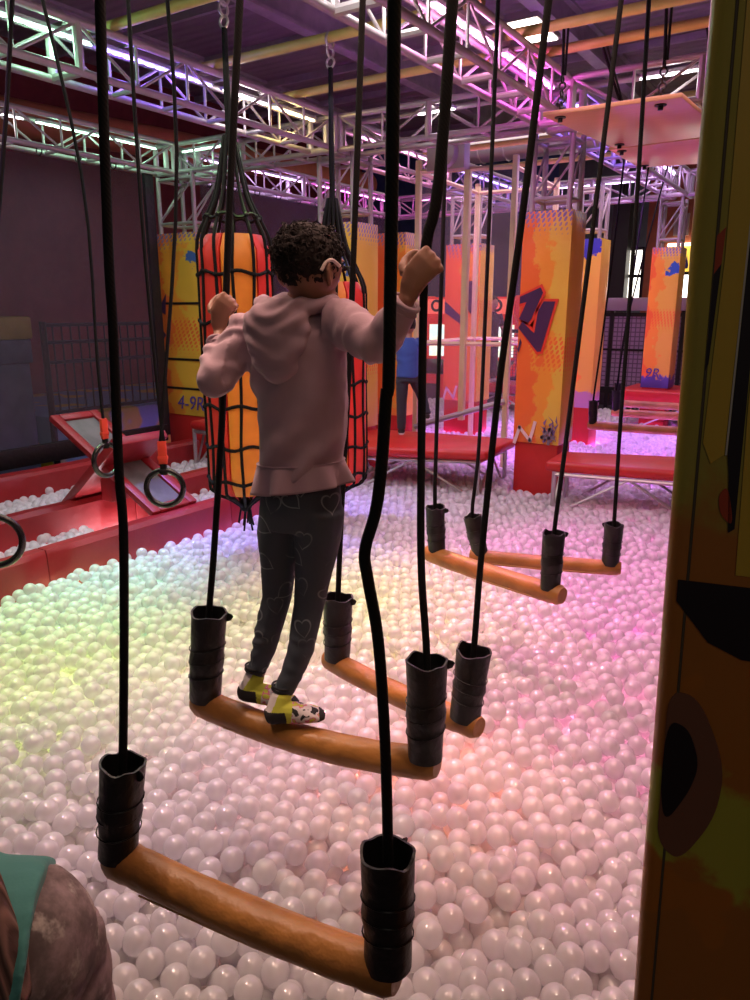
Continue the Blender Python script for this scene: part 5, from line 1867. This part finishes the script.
def small_figure(label, base, yaw, h, joints, cols, voxel=0.008, shoe_light=True, hair_col=(0.03, 0.018, 0.014), skin=(0.45, 0.26, 0.18)):
    """a clothed standing figure in a local frame: x right, y forward, z up, in units of body height"""
    T = thing('person', label, 'person', base)
    Rz = Matrix.Rotation(yaw, 3, 'Z')
    B = Vector(base)
    g = lambda p: B + Rz @ (Vector(p) * h)
    J = {k: g(v) for k, v in joints.items()}
    rt, fw = Rz @ Vector((1, 0, 0)), Rz @ Vector((0, 1, 0))
    R3 = Matrix((rt, fw, UPV)).transposed()
    r = lambda x: x * h
    b = MB()
    b.tube([J['pel'], J['pel'].lerp(J['chest'], 0.5), J['chest'], J['neck']], [(r(.075), r(.055)), (r(.072), r(.052)), (r(.085), r(.055)), (r(.03), r(.03))], 14, ref=rt)
    b.tube([J['neck'] - UPV * r(.02), J['head']], [r(.03), r(.032)], 12)
    b.ell(J['head'], (r(.056), r(.068), r(.078)), R3, 16, 12)
    b.ell(J['head'] + fw * r(.066) - UPV * r(.012), (r(.009), r(.014), r(.012)), R3, 8, 6)
    for s in ('L', 'R'):
        sx = -1 if s == 'L' else 1
        b.ell(J['head'] + rt * (sx * r(.056)) - UPV * r(.008), (r(.008), r(.016), r(.022)), R3, 8, 6)
        b.tube([J['sh' + s], J['el' + s], J['wr' + s]], [r(.032), r(.025), r(.018)], 12)
        ad = (J['wr' + s] - J['el' + s]).normalized()
        pc_ = J['wr' + s] + ad * r(.03)
        b.ell(pc_, (r(.022), r(.022), r(.026)), None, 10, 8)
        sd = ad.orthogonal().normalized(); up2 = ad.cross(sd)
        for k in range(4):
            c = (k - 1.5) * r(.011)
            b.tube([pc_ + sd * c + ad * r(.015), pc_ + sd * c + ad * r(.040) + up2 * r(.004), pc_ + sd * c + ad * r(.050) + up2 * r(.018)], [r(.006), r(.0058), r(.0045)], 8)
        b.tube([pc_ + sd * r(.018), pc_ + sd * r(.032) + ad * r(.012), pc_ + sd * r(.034) + ad * r(.028)], [r(.008), r(.007), r(.005)], 8)
        b.tube([J['hip' + s], J['kn' + s], J['an' + s]], [r(.05), r(.036), r(.024)], 12)
        td = fw
        b.tube([J['an' + s], J['an' + s] - UPV * r(.02) + td * r(.02), J['an' + s] - UPV * r(.03) + td * r(.08)], [r(.024), r(.024), r(.016)], 10)
    union(b, 'body', skin_mat('skin_' + label[:12].replace(' ', '_'), skin), T, voxel * 0.75, 3)
    b = MB()
    b.tube([J['pel'] - UPV * r(.02), J['pel'].lerp(J['chest'], 0.5), J['chest'], J['chest'].lerp(J['neck'], 0.6), J['neck'] - UPV * r(.01)], [(r(.095), r(.072)), (r(.092), r(.068)), (r(.102), r(.068)), (r(.085), r(.05)), (r(.045), r(.042))], 18, ref=rt)
    for s in ('L', 'R'):
        b.tube([J['sh' + s], J['sh' + s].lerp(J['el' + s], 0.5), J['el' + s].lerp(J['sh' + s], 0.1)], [r(.047), r(.043), r(.041)], 14)
    union(b, 'shirt', cols[0], T, voxel, 5, lambda p, n: 0.004 * math.sin(p.z * 60 + 4 * noise.noise(p * 9)) * max(0, noise.noise(p * 6) + .3))
    b = MB()
    b.tube([J['pel'] + UPV * r(.02), J['pel'] - UPV * r(.05)], [(r(.085), r(.066)), (r(.088), r(.068))], 16, ref=rt)
    for s in ('L', 'R'):
        b.tube([J['hip' + s], J['hip' + s].lerp(J['kn' + s], .5), J['kn' + s], J['kn' + s].lerp(J['an' + s], .5), J['an' + s] - UPV * r(0.005)], [r(.056), r(.052), r(.045), r(.042), r(.038)], 14)
    union(b, 'trousers', cols[1], T, voxel, 5, lambda p, n: 0.003 * math.sin(p.z * 80 + 4 * noise.noise(p * 9)) * max(0, noise.noise(p * 6) + .3))
    for s in ('L', 'R'):
        a = J['an' + s]
        b = MB()
        b.tube([a - UPV * r(.018) - fw * r(.032), a - UPV * r(.020), a - UPV * r(.026) + fw * r(.05), a - UPV * r(.032) + fw * r(.095), a - UPV * r(.034) + fw * r(.11)],
               [(r(.022), r(.022)), (r(.030), r(.028)), (r(.033), r(.022)), (r(.030), r(.016)), (r(.015), r(.010))], 14, ref=rt)
        sh = union(b, 'shoe', cols[2], T, 0.005, 3)
        b = MB()
        b.tube([a - UPV * r(.042) - fw * r(.034), a - UPV * r(.042) + fw * r(.03), a - UPV * r(.044) + fw * r(.108)], [(r(.024), r(.007)), (r(.031), r(.007)), (r(.022), r(.006))], 14, ref=rt)
        b.build('shoe_sole', cols[3], sh)
    bmh = bmesh.new()
    bmesh.ops.create_icosphere(bmh, subdivisions=4, radius=1.0)
    for v in bmh.verts:
        d = v.co.normalized()
        k = 1.0 + 0.06 * noise.noise(d * 5 + Vector((base[0], 0, 0))) + 0.04 * noise.noise(d * 12)
        p = R3 @ Vector((d.x * r(.063) * k, d.y * r(.074) * k, d.z * r(.080) * k))
        if d.y - d.z * 0.8 > 0.45 or d.z < -0.55:
            p *= 0.86
        v.co = J['head'] + UPV * r(.010) - fw * r(.004) + p - B
    me = bpy.data.meshes.new('hair')
    bmh.to_mesh(me); bmh.free()
    link('hair', me, mat('hair_' + label[:8].replace(' ', '_'), hair_col, 0.6, var=0.3, vs=30, bump=0.4, bs=40), T, ORG[T], True, 180)
    return T


STD = dict(pel=(0, 0, .50), chest=(0, 0.01, .72), neck=(0, 0.005, .825), head=(0, 0.015, .915),
           shL=(-.095, 0, .785), shR=(.095, 0, .785), elL=(-.135, .03, .64), elR=(.135, .03, .64), wrL=(-.12, .10, .53), wrR=(.12, .10, .53),
           hipL=(-.045, 0, .49), hipR=(.045, 0, .49), knL=(-.05, .01, .27), knR=(.05, .01, .27), anL=(-.05, 0, .048), anR=(.05, 0, .048))
boyJ = dict(STD)
boyJ.update(elL=(-.10, .14, .70), wrL=(-.03, .24, .80), elR=(.12, .13, .66), wrR=(.12, .25, .70), knR=(.12, .06, .33), anR=(.165, .0, .175), hipR=(.05, 0, .49), chest=(-.005, .01, .72))
DENIM = cloth_mat('dark_jean_cloth', (0.035, 0.036, 0.05))
small_figure('boy in a royal blue T-shirt and dark trousers climbing beside the clear box', (-3.67, 6.27, 0.36), math.radians(30), 1.15, boyJ,
             (cloth_mat('royal_blue_jersey', (0.045, 0.10, 0.36)), DENIM, mat('shoe_black', (0.025, 0.02, 0.022), 0.6), mat('shoe_sole_white', (0.7, 0.66, 0.66), 0.6)))
small_figure('person in dark clothes and pale sneakers standing on the far red platform', (-5.02, 11.2, 0.42), math.radians(-120), 1.35, STD,
             (cloth_mat('black_jersey', (0.02, 0.015, 0.02)), cloth_mat('black_trouser_cloth', (0.022, 0.02, 0.026)), mat('sneaker_pale', (0.55, 0.50, 0.52), 0.6), mat('shoe_sole_white', (0.7, 0.66, 0.66), 0.6)))

# ---- child bent over at the lower left corner, close to the viewer
def marbled_mat():
    g = NT('marbled_dye_cloth')
    oc = g.coord()
    n1 = g.noise(11, 5, oc, 0.65)
    n2 = g.noise(24, 4, oc, 0.6)
    c_ = g.mix(g.step(n1, 0.36, 0.64), (0.15, 0.12, 0.115, 1), (0.42, 0.33, 0.33, 1))
    c_ = g.mix(g.step(n2, 0.54, 0.70), c_, (0.58, 0.54, 0.48, 1))
    g.base(c_)
    g.b.inputs['Roughness'].default_value = 0.85
    g.bump(g.noise(120, 2, oc), 0.15, 0.002)
    return g.m


def rib_mat():
    g = NT('ribbed_brown_knit')
    oc = g.coord()
    sp = g.n('ShaderNodeSeparateXYZ'); g.t.links.new(oc, sp.inputs[0])
    a = g.math('ADD', g.math('MULTIPLY', sp.outputs[0], 0.84), g.math('ADD', g.math('MULTIPLY', sp.outputs[1], 0.54), g.math('MULTIPLY', sp.outputs[2], 0.28)))
    w_ = g.math('SINE', g.math('MULTIPLY', a, 900.0))
    f = g.step(w_, -0.6, 0.8)
    g.base(g.mix(f, (0.10, 0.055, 0.045, 1), (0.24, 0.14, 0.11, 1)))
    g.b.inputs['Roughness'].default_value = 0.9
    g.bump(w_, 0.6, 0.003)
    return g.m


LATv = Vector((0.84, 0.542, 0))
VDv = Vector((-0.542, 0.84, 0))
hc2 = Vector((-0.812, 0.397, 0.742))
bent = thing('person', 'person in a teal top and marbled grey trousers bending over at the lower left corner', 'person', (-0.80, 0.42, 0.15))
TS, MBL, RIB = cloth_mat('teal_jersey', (0.075, 0.30, 0.27), 0.1), marbled_mat(), rib_mat()
q = lambda a, b, z: hc2 + LATv * a + VDv * b + UPV * z      # a: to the picture's right, b: away from the viewer
FWb = -LATv
ARM = [Vector(p) for p in [(-0.874, 0.334, 0.951), (-0.789, 0.348, 0.876), (-0.74, 0.338, 0.762), (-0.705, 0.324, 0.682)]]
sk = MB()
sk.tube([q(0.02, 0, 0), q(-0.12, 0, 0.05), q(-0.22, 0, 0.16), q(-0.28, 0, 0.21)], [(0.085, 0.075), (0.080, 0.065), (0.09, 0.06), (0.045, 0.04)], 16, ref=VDv)
sk.tube([q(-0.27, 0, 0.20), q(-0.32, 0, 0.25)], [0.042, 0.045], 12)
hb = q(-0.36, 0, 0.30)
Rb = Matrix((VDv, FWb, UPV)).transposed()
sk.ell(hb, (0.072, 0.095, 0.088), Rb, 16, 12)
sk.ell(hb + FWb * 0.06 - UPV * 0.07, (0.012, 0.018, 0.016), Rb, 8, 6)
for s in (-1, 1):
    sk.ell(hb + VDv * (0.073 * s), (0.010, 0.018, 0.026), Rb, 8, 6)
    hip, kn, an = q(0.01, 0.055 * s, -0.03), q(0.035, 0.065 * s, -0.28), q(0.03, 0.07 * s, -0.53)
    sk.tube([hip, kn, an], [0.062, 0.045, 0.028], 12)
    sk.tube([an, an - UPV * 0.03 + FWb * 0.03, an - UPV * 0.045 + FWb * 0.11], [0.028, 0.028, 0.018], 10)
    shd, el, wr = q(-0.22, 0.10 * s, 0.16), (q(-0.21, 0.125, -0.05) if s > 0 else ARM[1]), (q(-0.16, 0.105, -0.22) if s > 0 else ARM[3])
    sk.tube([shd, el, wr], [0.036, 0.030, 0.020], 12)
    ad = (wr - el).normalized(); pcn = wr + ad * 0.035
    sk.ell(pcn, (0.016, 0.027, 0.032), Rb, 10, 8)
    for k in range(4):
        c = (k - 1.5) * 0.0135
        sk.tube([pcn + FWb * c + ad * 0.015, pcn + FWb * c + ad * 0.048, pcn + FWb * c + ad * 0.068 - VDv * (0.012 * s)], [0.0075, 0.007, 0.0055], 8)
    sk.tube([pcn - FWb * -0.022, pcn + FWb * 0.038 + ad * 0.018, pcn + FWb * 0.040 + ad * 0.036], [0.009, 0.008, 0.006], 8)
union(sk, 'body', skin_mat('skin_bending', (0.42, 0.24, 0.17)), bent, 0.006, 4)
pn = MB()
pn.ell(q(-0.004, 0.006, 0.002), (0.114, 0.106, 0.110), Rb, 24, 16)
for s in (-1, 1):
    hip, kn, an = q(0.012, 0.055 * s, -0.03), q(0.035, 0.065 * s, -0.28), q(0.03, 0.07 * s, -0.53)
    pn.tube([hip, hip.lerp(kn, .5), kn, kn.lerp(an, .5), an], [0.082, 0.072, 0.060, 0.054, 0.044], 18)
trs = union(pn, 'trousers', MBL, bent, 0.006, 6, lambda p, n: 0.004 * math.sin((p.z + p.x) * 90 + 5 * noise.noise(p * 9)) * max(0, noise.noise(p * 7) + 0.3) + 0.003 * noise.noise(p * 16))
m = MB()
m.tube(spline([q(-0.035, -0.098, 0.015), q(-0.028, -0.112, -0.02), q(-0.010, -0.116, -0.05), q(0.02, -0.114, -0.066), q(0.05, -0.103, -0.05)], 5), 0.0028, 6)
plab(m.build('pocket_seam', mat('pale_piping', (0.55, 0.48, 0.44), 0.8), trs), 'pale curved pocket seam')
st = MB()
st.tube([q(0.040, 0, -0.002), q(0.015, 0, 0.0), q(-0.06, 0, 0.018), q(-0.14, 0, 0.085), q(-0.22, 0, 0.16), q(-0.27, 0, 0.20), q(-0.29, 0, 0.22)],
        [(0.121, 0.119), (0.124, 0.121), (0.122, 0.112), (0.112, 0.098), (0.112, 0.082), (0.07, 0.05), (0.048, 0.045)], 26, ref=VDv)
st.v = [tuple(Vector(v) - LATv * (0.22 * (Vector(v) - hc2).dot(VDv)) * max(0.0, min(1.0, ((Vector(v) - hc2).dot(LATv) + 0.12) / 0.10))) for v in st.v]
union(st, 'top', TS, bent, 0.006, 5, lambda p, n: 0.006 * math.sin((p - hc2).dot(LATv) * 130 + 9 * (p.z - hc2.z) * 6 + 5 * noise.noise(p * 8)) * max(0, noise.noise(p * 6) + 0.35))
for s in (-1, 1):
    shd, el, wr = q(-0.22, 0.10 * s, 0.16), ARM[1], ARM[2]
    if s > 0:
        el, wr = q(-0.21, 0.125, -0.05), q(-0.16, 0.105, -0.20)
    sv = MB(); sv.tube([shd, shd.lerp(el, .5), el, el.lerp(wr, .5), wr], [0.056, 0.054, 0.050, 0.046, 0.038], 20)
    plab(union(sv, 'sleeve', RIB, bent, 0.005, 4, lambda p, n: 0.003 * noise.noise(p * 15)), 'ribbed brown sleeve')
    an = q(0.03, 0.07 * s, -0.53)
    b = MB(); b.tube([an - UPV * .03 - FWb * .035, an - UPV * .032, an - UPV * .040 + FWb * .06, an - UPV * .046 + FWb * .12], [(.026, .026), (.034, .032), (.036, .024), (.020, .014)], 14, ref=VDv)
    union(b, 'shoe', mat('shoe_black', (0.025, 0.02, 0.022), 0.6), bent, 0.005, 3)
bmh = bmesh.new()
bmesh.ops.create_icosphere(bmh, subdivisions=4, radius=1.0)
for v in bmh.verts:
    d = v.co.normalized(); k = 1 + 0.08 * noise.noise(d * 6) + 0.05 * noise.noise(d * 14)
    p = Rb @ Vector((d.x * 0.081 * k, d.y * 0.104 * k, d.z * 0.094 * k))
    if d.y - d.z * 0.6 > 0.5:
        p *= 0.85
    v.co = hb + UPV * 0.012 - FWb * 0.006 + p - ORG[bent]
me = bpy.data.meshes.new('hair'); bmh.to_mesh(me); bmh.free()
link('hair', me, HAIRM, bent, ORG[bent], True, 180)

# ------------------------------------------------------------------ the ball pit
DIA = 0.072
RAD = DIA / 2
th_, ps_ = math.radians(14.4), math.radians(32.85)


def proj(X, Y, Z):
    l = X * math.cos(ps_) + Y * math.sin(ps_)
    h = -X * math.sin(ps_) + Y * math.cos(ps_)
    u = Z - 1.55
    d = h * math.cos(th_) - u * math.sin(th_)
    return 375 + 740 * l / d, 500 - 740 * (u * math.cos(th_) + h * math.sin(th_)) / d, d


BLOCK = [(-2.55, -2.11, 6.23, 6.61), (-6.66, -6.0, 5.84, 6.32), (-4.6, -4.08, 5.98, 6.42), (-4.64, -4.18, 7.08, 7.47), (-4.6, -4.08, 8.73, 9.17), (-3.0, -2.55, 8.88, 9.27),
         (-2.52, -2.12, 10.6, 11.0), (-4.08, -3.88, 0.8, 5.7), (-4.95, -4.75, 0.8, 5.4), (-6.5, -5.92, 0.8, 5.8), (-5.1, -4.5, 3.3, 3.8)]


def free(X, Y):
    ok = np.ones(len(X), bool)
    for a, b, c_, d in BLOCK:
        ok &= ~((X > a - RAD) & (X < b + RAD) & (Y > c_ - RAD) & (Y < d + RAD))
    return ok


sx, sy = 0.0718, 0.0718 * math.sqrt(3) / 2
pts = []
for layer, z0 in ((0, -0.034), (1, -0.094), (2, -0.154)):
    xs = np.arange(-6.4, 0.30, sx)
    ys = np.arange(0.35, 12.0, sy)
    gx, gy = np.meshgrid(xs, ys)
    gx = gx + (np.arange(len(ys)) % 2)[:, None] * sx / 2 + (layer % 2) * sx / 2
    gy = gy + (layer % 2) * sy * 0.66
    g_ = np.stack([gx.ravel(), gy.ravel(), np.full(gx.size, z0), np.full(gx.size, layer)], 1)
    pts.append(g_)
P = np.concatenate(pts)
px_, py_, dd = proj(P[:, 0], P[:, 1], P[:, 2])
keep = (dd > 0.4) & (px_ > -360) & (px_ < 900) & (py_ < 1250) & free(P[:, 0], P[:, 1])
keep &= ~((P[:, 3] == 2) & (P[:, 1] > 7.0))
keep &= (P[:, 1] < 7.2) | ((P[:, 0] < -0.8))
# the pit is bounded by the deck the viewer stands on
keep &= (P[:, 1] > 0.46 + (P[:, 0] + 1.33) * 0.62 + 0.04)
P = P[keep]
drop = (P[:, 3] == 0) & (rng.random(len(P)) < 0.12)
P = P[~drop]
P[:, :2] += rng.normal(0, 0.013, (len(P), 2)) * (P[:, 3:4] < 2) + rng.normal(0, 0.003, (len(P), 2))
P[:, 2] += rng.normal(0, 0.013, len(P)) * (P[:, 3] < 1)
# gentle heaps
P[:, 2] += 0.018 * np.sin(P[:, 0] * 2.3 + 1.0) * np.sin(P[:, 1] * 1.9)
lay = P[:, 3].astype(int)
X = P[:, :3].copy()
for it in range(9):
    kd = kdtree.KDTree(len(X))
    for i, p in enumerate(X):
        kd.insert(p, i)
    kd.balance()
    I, J = [], []
    for i, p in enumerate(X):
        for (_, j, dist) in kd.find_range(p, DIA * 0.985):
            if j > i:
                I.append(i); J.append(j)
    if not I:
        break
    I = np.array(I); J = np.array(J)
    d = X[J] - X[I]
    L = np.linalg.norm(d, axis=1)
    L[L < 1e-6] = 1e-6
    push = (d / L[:, None]) * ((DIA * 0.99 - L) * 0.38)[:, None]
    mv = np.zeros_like(X); cnt = np.zeros(len(X))
    np.add.at(mv, I, -push); np.add.at(mv, J, push)
    np.add.at(cnt, I, 1); np.add.at(cnt, J, 1)
    X += mv / np.maximum(1, cnt * 0.5)[:, None]
    X[:, 2] -= 0.0008
ok = free(X[:, 0], X[:, 1])
X, lay = X[ok], lay[ok]
px_, py_, dd = proj(X[:, 0], X[:, 1], X[:, 2])
# the balls that show largest: nearest, on top, inside the frame and clear of the post
vis = (px_ > 8) & (px_ < 628) & (py_ < 992) & (lay == 0)
kd = kdtree.KDTree(len(X))
for i, p in enumerate(X):
    kd.insert(p, i)
kd.balance()
vis &= np.array([not any(X[j][2] > X[i][2] + 0.035 for (_, j, _) in kd.find_range(X[i], DIA * 1.05)) if vis[i] else False for i in range(len(X))])
order = np.argsort(np.where(vis, dd, 99))
near_ids = order[:300]
mask = np.zeros(len(X), bool); mask[near_ids] = True

bmb = bmesh.new()
bmesh.ops.create_icosphere(bmb, subdivisions=4, radius=RAD)
for f in bmb.faces:
    f.smooth = True
ball_me = bpy.data.meshes.new('pit_ball')
bmb.to_mesh(ball_me); bmb.free()
ball_me.materials.append(BALL)
first = None
for k, i in enumerate(near_ids):
    if first is None:
        o = bpy.data.objects.new('pit_ball', ball_me)
        first = o
    else:
        o = first.copy()
    o.location = X[i]
    COL.objects.link(o)
    tag(o, 'one of the largest-looking pearly white balls along the near edge of the pit', 'ball', 'pearly white pit balls nearest the viewer')

rest = X[~mask]
pm = bpy.data.meshes.new('pit_balls')
pm.from_pydata([tuple(p) for p in rest], [], [])
po = bpy.data.objects.new('pit_balls', pm)
COL.objects.link(po)
tag(po, 'sea of small pearly white translucent balls filling the whole pit', 'ball pit balls')
po['kind'] = 'stuff'
ng = bpy.data.node_groups.new('ball_scatter', 'GeometryNodeTree')
ng.interface.new_socket('Geometry', in_out='INPUT', socket_type='NodeSocketGeometry')
ng.interface.new_socket('Geometry', in_out='OUTPUT', socket_type='NodeSocketGeometry')
gi, go = ng.nodes.new('NodeGroupInput'), ng.nodes.new('NodeGroupOutput')
m2p = ng.nodes.new('GeometryNodeMeshToPoints')
iop = ng.nodes.new('GeometryNodeInstanceOnPoints')
ico = ng.nodes.new('GeometryNodeMeshIcoSphere')
ico.inputs['Radius'].default_value = RAD
ico.inputs['Subdivisions'].default_value = 4
ss = ng.nodes.new('GeometryNodeSetShadeSmooth')
sm_ = ng.nodes.new('GeometryNodeSetMaterial')
sm_.inputs['Material'].default_value = BALL
ng.links.new(gi.outputs[0], m2p.inputs[0])
ng.links.new(m2p.outputs[0], iop.inputs['Points'])
ng.links.new(ico.outputs['Mesh'], ss.inputs[0])
ng.links.new(ss.outputs[0], sm_.inputs[0])
ng.links.new(sm_.outputs[0], iop.inputs['Instance'])
ng.links.new(iop.outputs[0], go.inputs[0])
pm.materials.append(BALL)
md = po.modifiers.new('scatter', 'NODES')
md.node_group = ng
